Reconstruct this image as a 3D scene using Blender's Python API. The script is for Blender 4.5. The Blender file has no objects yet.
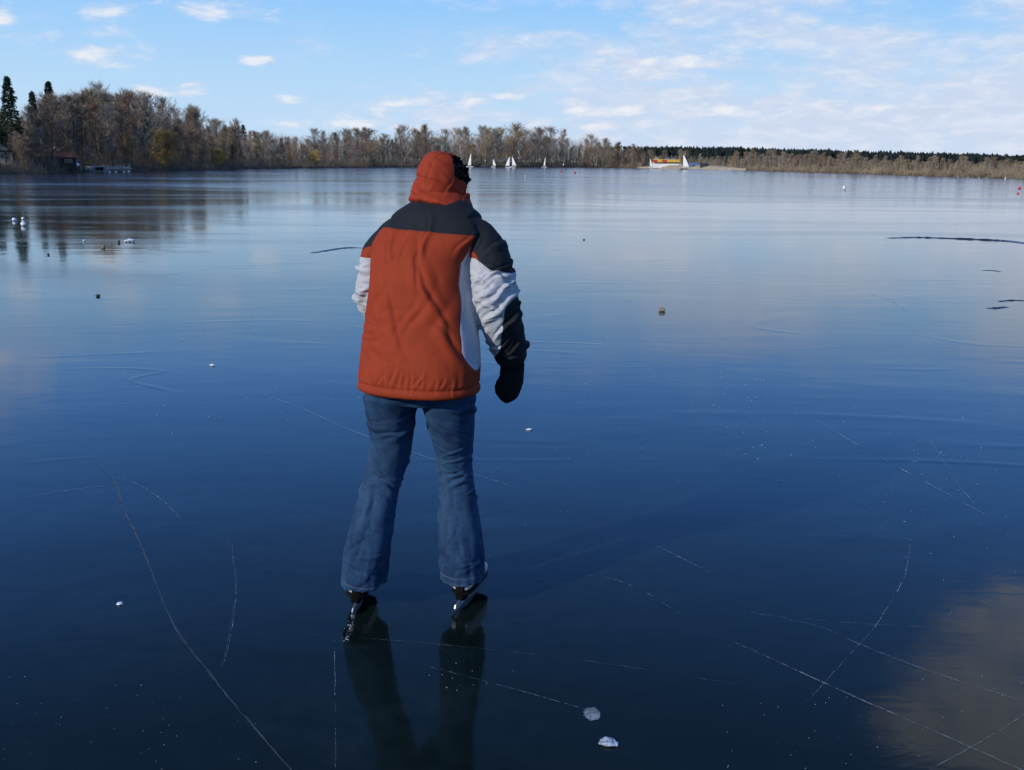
import bpy, bmesh, math, random
import numpy as np
from mathutils import Vector, Matrix, noise as mnoise

random.seed(7)
RNG = np.random.default_rng(11)
scene = bpy.context.scene
COL = scene.collection
R = math.radians

# ------------------------------------------------------------------ camera
W, H, FPX = 1024, 770, 1010.0
CAM_H = 1.70
PITCH = math.atan((385 - 163.5) / FPX)
ROLL = R(0.5)
cam_data = bpy.data.cameras.new('camera')
cam = bpy.data.objects.new('camera', cam_data)
COL.objects.link(cam)
cam_data.sensor_width = 36.0
cam_data.lens = FPX / W * 36.0
cam_data.clip_start = 0.05
cam_data.clip_end = 20000
CAM_ROT = (Matrix.Rotation(math.pi / 2 - PITCH, 4, 'X') @ Matrix.Rotation(ROLL, 4, 'Z'))
cam.matrix_world = Matrix.Translation((0, 0, CAM_H)) @ CAM_ROT
scene.camera = cam

def ray(px, py):
    v = CAM_ROT.to_3x3() @ Vector((px - W / 2, H / 2 - py, -FPX))
    return v.normalized()
def ground(px, py, z=0.0):
    d = ray(px, py); t = (z - CAM_H) / d.z
    return Vector((d.x * t, d.y * t, z))
def at_y(px, py, y):
    d = ray(px, py); t = y / d.y
    return Vector((d.x * t, y, CAM_H + d.z * t))
def at_dist(px, py, dist):
    d = ray(px, py); t = dist / math.hypot(d.x, d.y)
    return Vector((d.x * t, d.y * t, CAM_H + d.z * t))
def azel(px, py):
    d = ray(px, py)
    return math.atan2(d.x, d.y), math.asin(d.z)

# ------------------------------------------------------------------ light and sky
SUN_EL, SUN_AZ = R(25), R(180 + 50)        # azimuth clockwise from +Y: behind, to the left
sun_dir = Vector((math.sin(SUN_AZ) * math.cos(SUN_EL), math.cos(SUN_AZ) * math.cos(SUN_EL), math.sin(SUN_EL)))
sl = bpy.data.lights.new('sun', 'SUN')
sl.energy = 3.2; sl.angle = R(0.6); sl.color = (1.0, 0.93, 0.82)
sun = bpy.data.objects.new('sun', sl); COL.objects.link(sun)
sun.rotation_euler = (-sun_dir).to_track_quat('-Z', 'Y').to_euler()
sun.location = (-30, -30, 40)

scene.view_settings.view_transform = 'Standard'
scene.view_settings.look = 'None'
scene.view_settings.exposure = 0.0
scene.view_settings.gamma = 1.0
scene.view_settings.use_curve_mapping = False

class NT:
    """small helper to write node trees"""
    def __init__(s, tree):
        s.t = tree; s.n = tree.nodes; s.l = tree.links
    def add(s, typ, **kw):
        nd = s.n.new(typ)
        for k, v in kw.items(): setattr(nd, k, v)
        return nd
    def link(s, a, b): s.l.new(a, b)
    def put(s, sock, v):
        if isinstance(v, (int, float, tuple, list)): sock.default_value = v
        else: s.l.new(v, sock)
    def m(s, op, a, b=0.0, c=0.0, clamp=False):
        nd = s.add('ShaderNodeMath', operation=op, use_clamp=clamp)
        s.put(nd.inputs[0], a); s.put(nd.inputs[1], b); s.put(nd.inputs[2], c)
        return nd.outputs[0]
    def vm(s, op, a, b=(0, 0, 0)):
        nd = s.add('ShaderNodeVectorMath', operation=op)
        s.put(nd.inputs[0], a); s.put(nd.inputs[1], b)
        return nd.outputs[0]
    def comb(s, x, y, z=0.0):
        nd = s.add('ShaderNodeCombineXYZ')
        s.put(nd.inputs[0], x); s.put(nd.inputs[1], y); s.put(nd.inputs[2], z)
        return nd.outputs[0]
    def noise(s, vec, scale, detail=4.0, rough=0.55, dist=0.0, out=0):
        nd = s.add('ShaderNodeTexNoise')
        if vec is not None: s.link(vec, nd.inputs['Vector'])
        nd.inputs['Scale'].default_value = scale; nd.inputs['Detail'].default_value = detail
        nd.inputs['Roughness'].default_value = rough; nd.inputs['Distortion'].default_value = dist
        return nd.outputs[out]
    def smooth(s, v, lo, hi, a=0.0, b=1.0):
        nd = s.add('ShaderNodeMapRange', interpolation_type='SMOOTHSTEP')
        s.put(nd.inputs[0], v); s.put(nd.inputs[1], lo); s.put(nd.inputs[2], hi); s.put(nd.inputs[3], a); s.put(nd.inputs[4], b)
        return nd.outputs[0]
    def mix(s, f, a, b):
        nd = s.add('ShaderNodeMix', data_type='RGBA')
        s.put(nd.inputs[0], f); s.put(nd.inputs[6], a); s.put(nd.inputs[7], b)
        return nd.outputs[2]
    def ramp(s, v, stops):
        nd = s.add('ShaderNodeValToRGB'); s.link(v, nd.inputs[0])
        el = nd.color_ramp.elements
        while len(el) < len(stops): el.new(0.5)
        for e, (p, c) in zip(el, stops): e.position = p; e.color = (*c, 1)
        return nd.outputs[0]

world = bpy.data.worlds.new('World'); scene.world = world; world.use_nodes = True
w = NT(world.node_tree); w.n.clear()
sky = w.add('ShaderNodeTexSky', sky_type='NISHITA')
sky.sun_disc = False; sky.sun_elevation = SUN_EL; sky.sun_rotation = SUN_AZ
sky.altitude = 100; sky.air_density = 1.0; sky.dust_density = 0.0; sky.ozone_density = 4.0
SKY_STRENGTH = 0.105
tc = w.add('ShaderNodeTexCoord'); dirv = tc.outputs['Generated']
sep = w.add('ShaderNodeSeparateXYZ'); w.link(dirv, sep.inputs[0])
az = w.m('ARCTAN2', sep.outputs[0], sep.outputs[1])
el = w.m('ARCSINE', sep.outputs[2])
# cold clear winter air: a bluer dome, pale blue down to the horizon instead of yellow
dome = w.mix(1.0, sky.outputs[0], (0.64, 0.98, 1.50, 1)); dome.node.blend_type = 'MULTIPLY'
low = w.ramp(w.m('MULTIPLY', el, 1 / R(20)), [(0.0, (0.58, 0.74, 0.92)), (0.22, (0.46, 0.69, 0.94)), (0.40, (0.32, 0.60, 0.96)), (0.50, (0.24, 0.56, 1.14)), (0.64, (0.15, 0.45, 1.16)), (1.0, (0.10, 0.36, 1.10))])
low = w.mix(1.0, low, (1 / SKY_STRENGTH,) * 3 + (1,)); low.node.blend_type = 'MULTIPLY'
base = w.mix(w.smooth(el, R(11), R(32), 1.0, 0.0), dome, low)
# a thin broken layer of cloud in long flat bands
ae = w.comb(az, el, 0.0)
azel_v = w.comb(az, w.m('MULTIPLY', el, 3.0), 0.3)
n_big = w.noise(azel_v, 7.0, 6.0, 0.62, 0.25)
n_puff = w.noise(azel_v, 30.0, 4.0, 0.58, 0.2)
cover = w.smooth(w.m('SINE', w.m('ADD', w.m('MULTIPLY', az, 1.6), 0.22)), -0.25, 0.6)
lowband = w.smooth(el, R(1), R(12), 1.0, 0.0)
thr = w.m('SUBTRACT', w.smooth(el, R(9), R(14), 0.64, 0.82), w.m('MULTIPLY', cover, w.m('ADD', 0.125, w.m('MULTIPLY', lowband, 0.16))))
veil = w.m('MULTIPLY', w.smooth(w.m('SUBTRACT', w.m('ADD', w.m('MULTIPLY', n_big, 0.82), w.m('MULTIPLY', n_puff, 0.18)), thr), -0.09, 0.15), 0.78)
# separate small cumulus
def blob(a, e, sa, se, k):
    q = w.add('ShaderNodeVectorMath', operation='MULTIPLY_ADD')
    w.link(ae, q.inputs[0]); q.inputs[1].default_value = (1 / sa, 1 / se, 0); q.inputs[2].default_value = (-a / sa, -e / se, 0)
    d = w.add('ShaderNodeVectorMath', operation='DOT_PRODUCT')
    w.link(q.outputs[0], d.inputs[0]); w.link(q.outputs[0], d.inputs[1])
    return w.m('MULTIPLY_ADD', d.outputs['Value'], -k, k)
CUMULUS = [(100, 57, 46, 13, 1.0), (130, 52, 26, 11, .9), (257, 60, 19, 8, .85), (152, 92, 32, 10, .95), (190, 90, 20, 9, .95),
           (108, 28, 11, 8, .6), (-4, 18, 18, 12, .8), (215, 8, 60, 13, .68), (30, 40, 36, 9, .3),
           (292, 99, 24, 8, .85), (340, 110, 60, 9, .6), (405, 101, 46, 8, .8), (475, 98, 60, 10, .85), (575, 110, 40, 9, .9), (632, 112, 24, 8, .8),
           (340, 126, 120, 8, .75), (560, 126, 90, 7, .55), (720, 110, 60, 11, .7), (880, 105, 80, 12, .6), (700, 62, 90, 16, .6)]
HIGH = [(1030, 605, 0.06, 0.03, 1.2), (1015, 635, 0.085, 0.034, 1.15), (985, 690, 0.095, 0.05, 1.25), (930, 735, 0.07, 0.035, 1.0), (1030, 760, 0.11, 0.06, 1.3), (5, 375, 0.075, 0.05, .45), (130, 295, 0.03, 0.02, .6), (205, 335, 0.035, 0.018, .6)]
total = -2.2
for (px, py, sx, sy, k) in CUMULUS:
    a, e = azel(px, py)
    total = w.m('MAXIMUM', blob(a, e, sx / FPX, sy / FPX, k), total)
for (px, py, sa, se, k) in HIGH:             # clouds above the frame, mirrored in the ice
    a, e = azel(px, py)
    total = w.m('MAXIMUM', blob(a, -e, sa, se, k), total)
puff = w.m('MULTIPLY_ADD', w.m('SUBTRACT', n_puff, 0.52), 2.6, total)
puff = w.m('MULTIPLY_ADD', w.m('SUBTRACT', n_big, 0.5), 1.8, puff)
puff = w.m('MULTIPLY', w.smooth(puff, 0.0, 1.15), 0.82)
dens = w.m('SUBTRACT', 1.0, w.m('MULTIPLY', w.m('SUBTRACT', 1.0, veil), w.m('SUBTRACT', 1.0, puff)))
cl_col = w.mix(w.m('MAXIMUM', w.m('MULTIPLY', puff, w.smooth(n_puff, 0.3, 0.6, 0.55, 1.1)), w.smooth(n_puff, 0.40, 0.70, 0.0, 0.55)), (6.0, 6.6, 8.15, 1), (8.6, 8.6, 8.9, 1))
skyc = w.mix(dens, base, cl_col)
bg = w.add('ShaderNodeBackground'); bg.inputs[1].default_value = SKY_STRENGTH
w.link(skyc, bg.inputs[0])
wo = w.add('ShaderNodeOutputWorld'); w.link(bg.outputs[0], wo.inputs[0])
world.cycles.sampling_method = 'MANUAL'; world.cycles.sample_map_resolution = 256
cy = scene.cycles
cy.max_bounces = 4; cy.diffuse_bounces = 2; cy.glossy_bounces = 3; cy.transmission_bounces = 2; cy.transparent_max_bounces = 8
cy.caustics_reflective = False; cy.caustics_refractive = False
cy.use_adaptive_sampling = True; cy.use_denoising = True

# ------------------------------------------------------------------ helpers for objects
MATS = {}
def tag(o, label=None, cat=None, group=None, kind=None):
    if label: o['label'] = label
    if cat: o['category'] = cat
    if group: o['group'] = group
    if kind: o['kind'] = kind
    return o
def link(o, parent=None):
    COL.objects.link(o)
    if parent is not None: o.parent = parent
    return o
def mesh_np(name, verts, faces, smooth=False):
    me = bpy.data.meshes.new(name)
    me.from_pydata([tuple(v) for v in verts], [], faces)
    if smooth: me.polygons.foreach_set('use_smooth', [True] * len(me.polygons))
    me.update(); return me
def new_obj(name, me, mat=None, parent=None, loc=(0, 0, 0)):
    o = bpy.data.objects.new(name, me); link(o, parent); o.location = loc
    if mat is not None:
        for mm in (mat if isinstance(mat, (list, tuple)) else [mat]): me.materials.append(mm)
    return o
def empty(name, loc=(0, 0, 0), rz=0.0):
    o = bpy.data.objects.new(name, None); link(o); o.location = loc; o.rotation_euler = (0, 0, rz)
    o.empty_display_size = 0.1; return o
class MB:
    """collects simple solids into one mesh"""
    def __init__(s): s.v = []; s.f = []
    def add(s, v, f):
        k = len(s.v); s.v += [tuple(p) for p in v]; s.f += [tuple(i + k for i in q) for q in f]; return s
    def box(s, x0, x1, y0, y1, z0, z1):
        v = [(x0, y0, z0), (x1, y0, z0), (x1, y1, z0), (x0, y1, z0), (x0, y0, z1), (x1, y0, z1), (x1, y1, z1), (x0, y1, z1)]
        return s.add(v, [(3, 2, 1, 0), (4, 5, 6, 7), (0, 1, 5, 4), (1, 2, 6, 5), (2, 3, 7, 6), (3, 0, 4, 7)])
    def tube(s, pts, rad, n=6, caps=True):
        pts = [Vector(p) for p in pts]; base = len(s.v)
        rad = rad if isinstance(rad, (list, tuple)) else [rad] * len(pts)
        for i, p in enumerate(pts):
            t = (pts[min(i + 1, len(pts) - 1)] - pts[max(i - 1, 0)]).normalized()
            u = t.cross(Vector((0.31, 0.95, 0.05))).normalized(); v_ = t.cross(u)
            for k in range(n):
                a = 2 * math.pi * k / n
                s.v.append(tuple(p + (u * math.cos(a) + v_ * math.sin(a)) * rad[i]))
        for i in range(len(pts) - 1):
            for k in range(n):
                a = base + i * n + k; b = base + i * n + (k + 1) % n
                s.f.append((a, b, b + n, a + n))
        if caps:
            s.f.append(tuple(base + k for k in range(n))[::-1]); s.f.append(tuple(base + (len(pts) - 1) * n + k for k in range(n)))
        return s
    def mesh(s, name, smooth=False): return mesh_np(name, s.v, s.f, smooth)
    def build(s, name, mat, parent=None, smooth=False, loc=(0, 0, 0)):
        return new_obj(name, s.mesh(name, smooth), mat, parent, loc)

def mat_simple(name, col, rough=0.8, var=0.25, scale=8.0, bump=0.0, spec=0.5, rand=0.0, coords='Object', col2=None, metal=0.0):
    """a principled surface whose colour wanders a little with noise (and per object)"""
    m = bpy.data.materials.new(name); m.use_nodes = True
    t = NT(m.node_tree); p = t.n['Principled BSDF']
    tcn = t.add('ShaderNodeTexCoord')
    n = t.noise(tcn.outputs[coords], scale, 5.0, 0.6)
    c2 = col2 if col2 else tuple(c * (1 - var) for c in col)
    c1 = tuple(min(1, c * (1 + var * 0.6)) for c in col)
    c = t.mix(t.smooth(n, 0.3, 0.7), (*c2, 1), (*c1, 1))
    if rand:
        oi = t.add('ShaderNodeObjectInfo')
        hs = t.add('ShaderNodeHueSaturation'); t.link(c, hs.inputs['Color'])
        t.put(hs.inputs['Value'], t.m('ADD', 1 - rand, t.m('MULTIPLY', oi.outputs['Random'], 2 * rand)))
        r2 = t.m('FRACT', t.m('MULTIPLY', oi.outputs['Random'], 7.31))
        t.put(hs.inputs['Saturation'], t.m('ADD', 1 - rand, t.m('MULTIPLY', r2, 2 * rand)))
        r3 = t.m('FRACT', t.m('MULTIPLY', oi.outputs['Random'], 17.7))
        t.put(hs.inputs['Hue'], t.m('ADD', 0.5 - rand * 0.05, t.m('MULTIPLY', r3, rand * 0.10)))
        c = hs.outputs[0]
    t.link(c, p.inputs['Base Color'])
    p.inputs['Roughness'].default_value = rough
    p.inputs['Specular IOR Level'].default_value = spec
    p.inputs['Metallic'].default_value = metal
    if bump:
        b = t.add('ShaderNodeBump'); b.inputs['Strength'].default_value = bump; b.inputs['Distance'].default_value = 0.02
        t.link(n, b.inputs['Height']); t.link(b.outputs[0], p.inputs['Normal'])
    return m
# ------------------------------------------------------------------ the frozen lake
def ice_material():
    m = bpy.data.materials.new('black_ice'); m.use_nodes = True
    t = NT(m.node_tree); p = t.n['Principled BSDF']
    tcn = t.add('ShaderNodeTexCoord'); P = tcn.outputs['Object']
    s = t.add('ShaderNodeSeparateXYZ'); t.link(P, s.inputs[0])
    # very dark clear ice over deep water, a trace of frozen-in cloudiness
    n1 = t.noise(P, 0.7, 4.0, 0.6, 0.4)
    n2 = t.noise(P, 9.0, 2.0, 0.6)
    cloud = t.m('MULTIPLY', t.smooth(n1, 0.35, 0.75), t.smooth(n2, 0.25, 0.8))
    c = t.mix(cloud, (0.0044, 0.0102, 0.0090, 1), (0.0125, 0.0215, 0.0215, 1))
    C_ICE = c
    p.inputs['IOR'].default_value = 1.31
    # frosty bands: wide soft patches where the polish is duller
    warp = t.noise(P, 0.05, 1.0, 0.5, out=1)
    PW = t.vm('ADD', P, t.vm('MULTIPLY', warp, (14, 14, 0)))
    band = t.noise(t.vm('MULTIPLY', PW, (0.30, 1.0, 1.0)), 0.085, 3.0, 0.62)
    band2 = t.noise(t.vm('MULTIPLY', PW, (0.12, 1.0, 1.0)), 0.35, 2.0, 0.6)
    frost = t.smooth(t.m('ADD', t.m('MULTIPLY', band, 0.6), t.m('MULTIPLY', band2, 0.4)), 0.42, 0.62)
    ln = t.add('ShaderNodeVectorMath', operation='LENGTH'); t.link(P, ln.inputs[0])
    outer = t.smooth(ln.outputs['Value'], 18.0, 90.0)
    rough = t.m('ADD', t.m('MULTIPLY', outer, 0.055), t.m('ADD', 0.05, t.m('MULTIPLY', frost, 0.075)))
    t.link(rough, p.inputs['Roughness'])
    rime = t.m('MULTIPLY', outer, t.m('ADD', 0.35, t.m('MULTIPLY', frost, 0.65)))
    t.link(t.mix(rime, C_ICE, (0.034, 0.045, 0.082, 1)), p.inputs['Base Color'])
    # slight undulation of the surface, plus shallow wind-formed sheets
    PS = t.vm('MULTIPLY', P, (0.45, 1.0, 1.0))
    h1 = t.noise(PS, 0.9, 2.0, 0.5, 0.5)
    h2 = t.noise(PS, 3.4, 2.0, 0.55, 0.5)
    ridg = t.m('ABSOLUTE', t.m('SUBTRACT', t.noise(PS, 0.42, 1.0, 0.5, 1.2), 0.5))
    ridg = t.m('MULTIPLY', t.smooth(ridg, 0.0, 0.03, 1.0, 0.0), t.smooth(t.noise(P, 0.8, 1.0, 0.5), 0.44, 0.60))
    hh = t.m('ADD', t.m('MULTIPLY', h1, 0.0040), t.m('MULTIPLY', h2, 0.0008))
    h3 = t.noise(PS, 11.0, 2.0, 0.6, 0.8)
    hh = t.m('ADD', hh, t.m('ADD', t.m('MULTIPLY', ridg, 0.0009), t.m('MULTIPLY', h3, 0.00035)))
    b = t.add('ShaderNodeBump'); b.inputs['Strength'].default_value = 1.0; b.inputs['Distance'].default_value = 1.0
    t.link(hh, b.inputs['Height']); t.link(b.outputs[0], p.inputs['Normal'])
    return m
M_ICE = ice_material()

# shoreline as distance from the camera over azimuth
SHORE_PX = [(-260, 184), (-120, 178), (-30, 175), (40, 173.5), (90, 172), (130, 171.3), (200, 170), (260, 168.8), (330, 168), (400, 167.4), (470, 167.2), (560, 167.4), (620, 167.8), (655, 168.4), (740, 170.2), (800, 172), (860, 174), (940, 176.6), (1024, 179), (1100, 181), (1280, 186)]
_sh = []
for px, py in SHORE_PX:
    g = ground(px, py); _sh.append((math.atan2(g.x, g.y), math.hypot(g.x, g.y)))
_sh_a = np.array([a for a, _ in _sh]); _sh_r = np.array([r for _, r in _sh])
def shore_r(a):
    a = (a + math.pi) % (2 * math.pi) - math.pi
    if a < _sh_a[0]:
        k = min(1, (_sh_a[0] - a) / 0.6); return _sh_r[0] * (1 - k) + 90 * k
    if a > _sh_a[-1]:
        k = min(1, (a - _sh_a[-1]) / 0.6); return _sh_r[-1] * (1 - k) + 90 * k
    return float(np.interp(a, _sh_a, _sh_r))
def fb(x, y, s, seed=0.0):
    return mnoise.fractal(Vector((x * s, y * s, seed)), 1.0, 2.0, 4)
def hill(a, d):
    """height of the land, d metres behind the shoreline"""
    k_left = max(0.0, min(1.0, (-0.18 - a) / 0.25))
    bank = 0.5 * min(1, d / 3.0)
    return bank + k_left * 3.2 * (1 - math.exp(-d / 45.0)) + 1.2 * (1 - math.exp(-d / 120.0)) + 5.0 * (1 - math.exp(-d / 1500.0))
def land_z(x, y):
    a = math.atan2(x, y); d = math.hypot(x, y) - shore_r(a)
    return hill(a, max(0, d)) if d > 0 else 0.0

# ice: a disc of rings reaching just past the shoreline
NA = 360
rings = [0.0, 2, 5, 10, 20, 40, 70]
v = [(0, 0, 0)]; f = []
fr = [0.02, 0.06, 0.15, 0.35, 0.65, 1.03]
for q in fr:
    for i in range(NA):
        a = 2 * math.pi * i / NA - math.pi; r = shore_r(a) * q
        v.append((math.sin(a) * r, math.cos(a) * r, 0))
for i in range(NA):
    f.append((0, 1 + (i + 1) % NA, 1 + i))
    for q in range(len(fr) - 1):
        a0 = 1 + q * NA + i; a1 = 1 + q * NA + (i + 1) % NA
        f.append((a0, a1, a1 + NA, a0 + NA))
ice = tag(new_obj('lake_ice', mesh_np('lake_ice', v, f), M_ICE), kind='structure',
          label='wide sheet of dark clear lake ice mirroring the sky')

# land: rings from the water's edge out to the horizon
M_LAND = mat_simple('dry_land', (0.15, 0.115, 0.07), 0.95, 0.5, 0.4, 0.4, 0.1, col2=(0.055, 0.045, 0.028))
offs = [-6, 0.0, 0.6, 1.5, 3, 6, 12, 22, 40, 70, 120, 220, 420, 800, 1600, 3200, 7000]
NL = 720; v = []; f = []
for d in offs:
    for i in range(NL):
        a = 2 * math.pi * i / NL - math.pi
        jag = 0.6 * fb(math.sin(a) * 40, math.cos(a) * 40, 1.0, 3.0)
        r = shore_r(a) + d + (jag if -1 < d < 10 else 0)
        x, y = math.sin(a) * r, math.cos(a) * r
        z = -0.6 if d < 0 else hill(a, d) + (0.25 * fb(x, y, 0.05, 9.0) if d > 3 else 0.0)
        v.append((x, y, z if d != 0 else -0.05))
for q in range(len(offs) - 1):
    for i in range(NL):
        a0 = q * NL + i; a1 = q * NL + (i + 1) % NL
        f.append((a0, a1, a1 + NL, a0 + NL))
land = tag(new_obj('shore_land', mesh_np('shore_land', v, f, True), M_LAND), kind='structure',
           label='low brown winter land around the lake')
# ------------------------------------------------------------------ the skater
def vnoise(P, seed=0):
    """smooth 3-d value noise in -1..1 for an (n,3) array"""
    P = np.asarray(P, float); I = np.floor(P).astype(np.int64); Fr = P - I
    U = Fr * Fr * Fr * (Fr * (Fr * 6 - 15) + 10)
    def hsh(i, j, k):
        n = (i * 374761393 + j * 668265263 + k * 2147483647 + seed * 1013904223) & 0xffffffff
        n = ((n ^ (n >> 13)) * 1274126177) & 0xffffffff
        n = ((n ^ (n >> 16)) * 2246822519) & 0xffffffff
        return ((n ^ (n >> 15)) & 0xffffff) / float(0xffffff) * 2 - 1
    r = 0
    for a in (0, 1):
        for b in (0, 1):
            for c in (0, 1):
                wgt = (U[:, 0] if a else 1 - U[:, 0]) * (U[:, 1] if b else 1 - U[:, 1]) * (U[:, 2] if c else 1 - U[:, 2])
                r = r + wgt * hsh(I[:, 0] + a, I[:, 1] + b, I[:, 2] + c)
    return r
def fbm(P, o=3, seed=0):
    s = 0; a = 1.0; P = np.array(P, float)
    for i in range(o): s = s + a * vnoise(P, seed + i); a *= 0.5; P = P * 2.03
    return s
def sstep(x, lo, hi):
    t = np.clip((x - lo) / (hi - lo), 0, 1); return t * t * (3 - 2 * t)

def loft(mb, rings, n=40, ex=2.0):
    """rings: (centre, half-axis A, half-axis B[, exponent])"""
    base = len(mb.v)
    for rg in rings:
        c, A, B = Vector(rg[0]), Vector(rg[1]), Vector(rg[2]); e = rg[3] if len(rg) > 3 else ex
        for k in range(n):
            th = 2 * math.pi * k / n; ct, st = math.cos(th), math.sin(th)
            x = math.copysign(abs(ct) ** (2 / e), ct); y = math.copysign(abs(st) ** (2 / e), st)
            mb.v.append(tuple(c + A * x + B * y))
    m = len(rings)
    for i in range(m - 1):
        for k in range(n):
            a = base + i * n + k; b = base + i * n + (k + 1) % n
            mb.f.append((a, b, b + n, a + n))
    mb.f.append(tuple(base + k for k in range(n))[::-1])
    mb.f.append(tuple(base + (m - 1) * n + k for k in range(n)))
def axis_loft(mb, pts, rads, n=28, flat=1.0, side=Vector((1, 0, 0))):
    rings = []
    for i, p in enumerate(pts):
        t = (Vector(pts[min(i + 1, len(pts) - 1)]) - Vector(pts[max(i - 1, 0)])).normalized()
        A = (side - t * side.dot(t)).normalized(); B = t.cross(A)
        rings.append((p, A * rads[i], B * rads[i] * flat))
    loft(mb, rings, n)
def spline(pts, rads, sub=6):
    """Catmull-Rom through points and radii"""
    P = [Vector(p) for p in pts]; out = []; ro = []
    for i in range(len(P) - 1):
        p0 = P[max(i - 1, 0)]; p1 = P[i]; p2 = P[i + 1]; p3 = P[min(i + 2, len(P) - 1)]
        for k in range(sub):
            t = k / sub
            out.append(0.5 * ((2 * p1) + (p2 - p0) * t + (2 * p0 - 5 * p1 + 4 * p2 - p3) * t * t + (3 * p1 - p0 - 3 * p2 + p3) * t ** 3))
            ro.append(rads[i] * (1 - t) + rads[i + 1] * t)
    out.append(P[-1]); ro.append(rads[-1]); return out, ro
def remesh(mb, voxel, smooth_it=4, fac=0.5):
    me = mb.mesh('tmp'); o = bpy.data.objects.new('tmp', me); COL.objects.link(o)
    md = o.modifiers.new('r', 'REMESH'); md.mode = 'VOXEL'; md.voxel_size = voxel
    if smooth_it:
        s = o.modifiers.new('s', 'SMOOTH'); s.factor = fac; s.iterations = smooth_it
    dg = bpy.context.evaluated_depsgraph_get(); dg.update()
    out = bpy.data.meshes.new_from_object(o.evaluated_get(dg))
    bpy.data.objects.remove(o); bpy.data.meshes.remove(me)
    return out
def get_np(me):
    n = len(me.vertices); co = np.empty(n * 3); no = np.empty(n * 3)
    me.vertices.foreach_get('co', co); me.vertex_normals.foreach_get('vector', no)
    return co.reshape(-1, 3), no.reshape(-1, 3)
def set_np(me, co):
    me.vertices.foreach_set('co', co.reshape(-1)); me.update()
    me.polygons.foreach_set('use_smooth', [True] * len(me.polygons))
def set_attr(me, name, val):
    at = me.attributes.new(name, 'FLOAT', 'POINT'); at.data.foreach_set('value', np.asarray(val, dtype=np.float32))
def polyline_param(co, pts, rads):
    """for each vertex: arc length along the polyline, distance to it, radius there, closest point, tangent"""
    pts = np.array([tuple(p) for p in pts]); L = np.r_[0, np.cumsum(np.linalg.norm(np.diff(pts, axis=0), axis=1))]
    best = np.full(len(co), 1e9); S = np.zeros(len(co)); RR = np.zeros(len(co)); C = np.zeros_like(co)
    for i in range(len(pts) - 1):
        a, b = pts[i], pts[i + 1]; ab = b - a; t = np.clip(((co - a) @ ab) / (ab @ ab), 0, 1)
        c = a + t[:, None] * ab; d = np.linalg.norm(co - c, axis=1); k = d < best
        best[k] = d[k]; S[k] = (L[i] + t * (L[i + 1] - L[i]))[k]; RR[k] = (rads[i] * (1 - t) + rads[i + 1] * t)[k]; C[k] = c[k]
    return S, best, RR, C, L[-1]

PERSON_O = Vector((-0.42, 3.66, 0.0))
person = tag(empty('person', PERSON_O), 'person skating away in orange hooded jacket with black yoke, white sleeves and blue jeans', 'person')
def person_part(name, me, mat, parent=None):
    """mesh given in world coordinates becomes a child of the person (or of one of its parts)"""
    n = len(me.vertices); co = np.empty(n * 3); me.vertices.foreach_get('co', co)
    co = co.reshape(-1, 3) - np.array(PERSON_O); me.vertices.foreach_set('co', co.reshape(-1)); me.update()
    return new_obj(name, me, mat, parent or person)

def zpx(px, py, Y): return at_y(px, py, Y).z
YAW = R(20); UR = Vector((math.cos(YAW), -math.sin(YAW), 0)); FW = Vector((math.sin(YAW), math.cos(YAW), 0))

# --- jacket: torso rings from (row, left, right, Y, half depth)
T_ROWS = [(390, 360, 478, 3.645, .165), (382, 358.5, 479, 3.645, .168), (366, 360, 480, 3.652, .166), (340, 363, 479, 3.67, .162), (310, 366.5, 475.5, 3.695, .160),
          (280, 370, 471, 3.725, .160), (260, 371, 472, 3.75, .154), (244, 371, 481, 3.77, .142), (231, 377, 489, 3.785, .124), (221, 387, 485, 3.80, .108), (213, 397, 478, 3.815, .095), (207, 406, 470, 3.83, .08), (201, 416, 464, 3.845, .06)]
rings = []; tz = []; tc_ = []; ta = []; tb = []
for (py, l, r_, Y, b) in T_ROWS:
    p0 = at_y(l, py, Y); p1 = at_y(r_, py, Y); c = (p0 + p1) / 2; a = (p1 - p0).length / 2
    k = math.sqrt(max(1e-6, a * a - (b * math.sin(YAW)) ** 2)) / math.cos(YAW)
    rings.append((c, UR * k, FW * b, 2.35)); tz.append(c.z); tc_.append(tuple(c)); ta.append(k); tb.append(b)
jk = MB(); loft(jk, rings, 64)
# right arm hangs a little behind the body, left arm is carried in front
RA = [at_y(458, 230, 3.77), at_y(473, 238, 3.755), at_y(486, 256, 3.72), at_y(491, 276, 3.69), at_y(494, 296, 3.67), at_y(500, 319, 3.68), at_y(507, 342, 3.73), at_y(511.5, 360, 3.77)]
RR_ = [.070, .080, .086, .088, .088, .080, .070, .054]
LA = [at_y(410, 230, 3.83), at_y(396, 238, 3.845), at_y(383, 256, 3.86), at_y(377.5, 276, 3.875), at_y(375, 296, 3.89), at_y(384, 312, 3.98), at_y(400, 322, 4.10), at_y(408, 325, 4.15)]
LR_ = [.070, .078, .080, .076, .070, .066, .060, .053]
RAp, RAr = spline(RA, RR_); LAp, LAr = spline(LA, LR_)
axis_loft(jk, RAp, RAr); axis_loft(jk, LAp, LAr)
jme = remesh(jk, 0.0042, 16)
co, no = get_np(jme)
tcx = np.array(tc_); zs = np.array(tz); order = np.argsort(zs)
def tint(vals, z): return np.interp(z, zs[order], np.asarray(vals)[order])
def torso_uv(co):
    cx = tint(tcx[:, 0], co[:, 2]); cyy = tint(tcx[:, 1], co[:, 2]); a = tint(ta, co[:, 2]); b = tint(tb, co[:, 2])
    d = co[:, :2] - np.c_[cx, cyy]
    u = d @ np.array(UR[:2]); v_ = d @ np.array(FW[:2])
    return u, v_, a, b, np.sqrt((u / a) ** 2 + (v_ / b) ** 2)
u, vv, ta_, tb_, qt = torso_uv(co)
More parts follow.
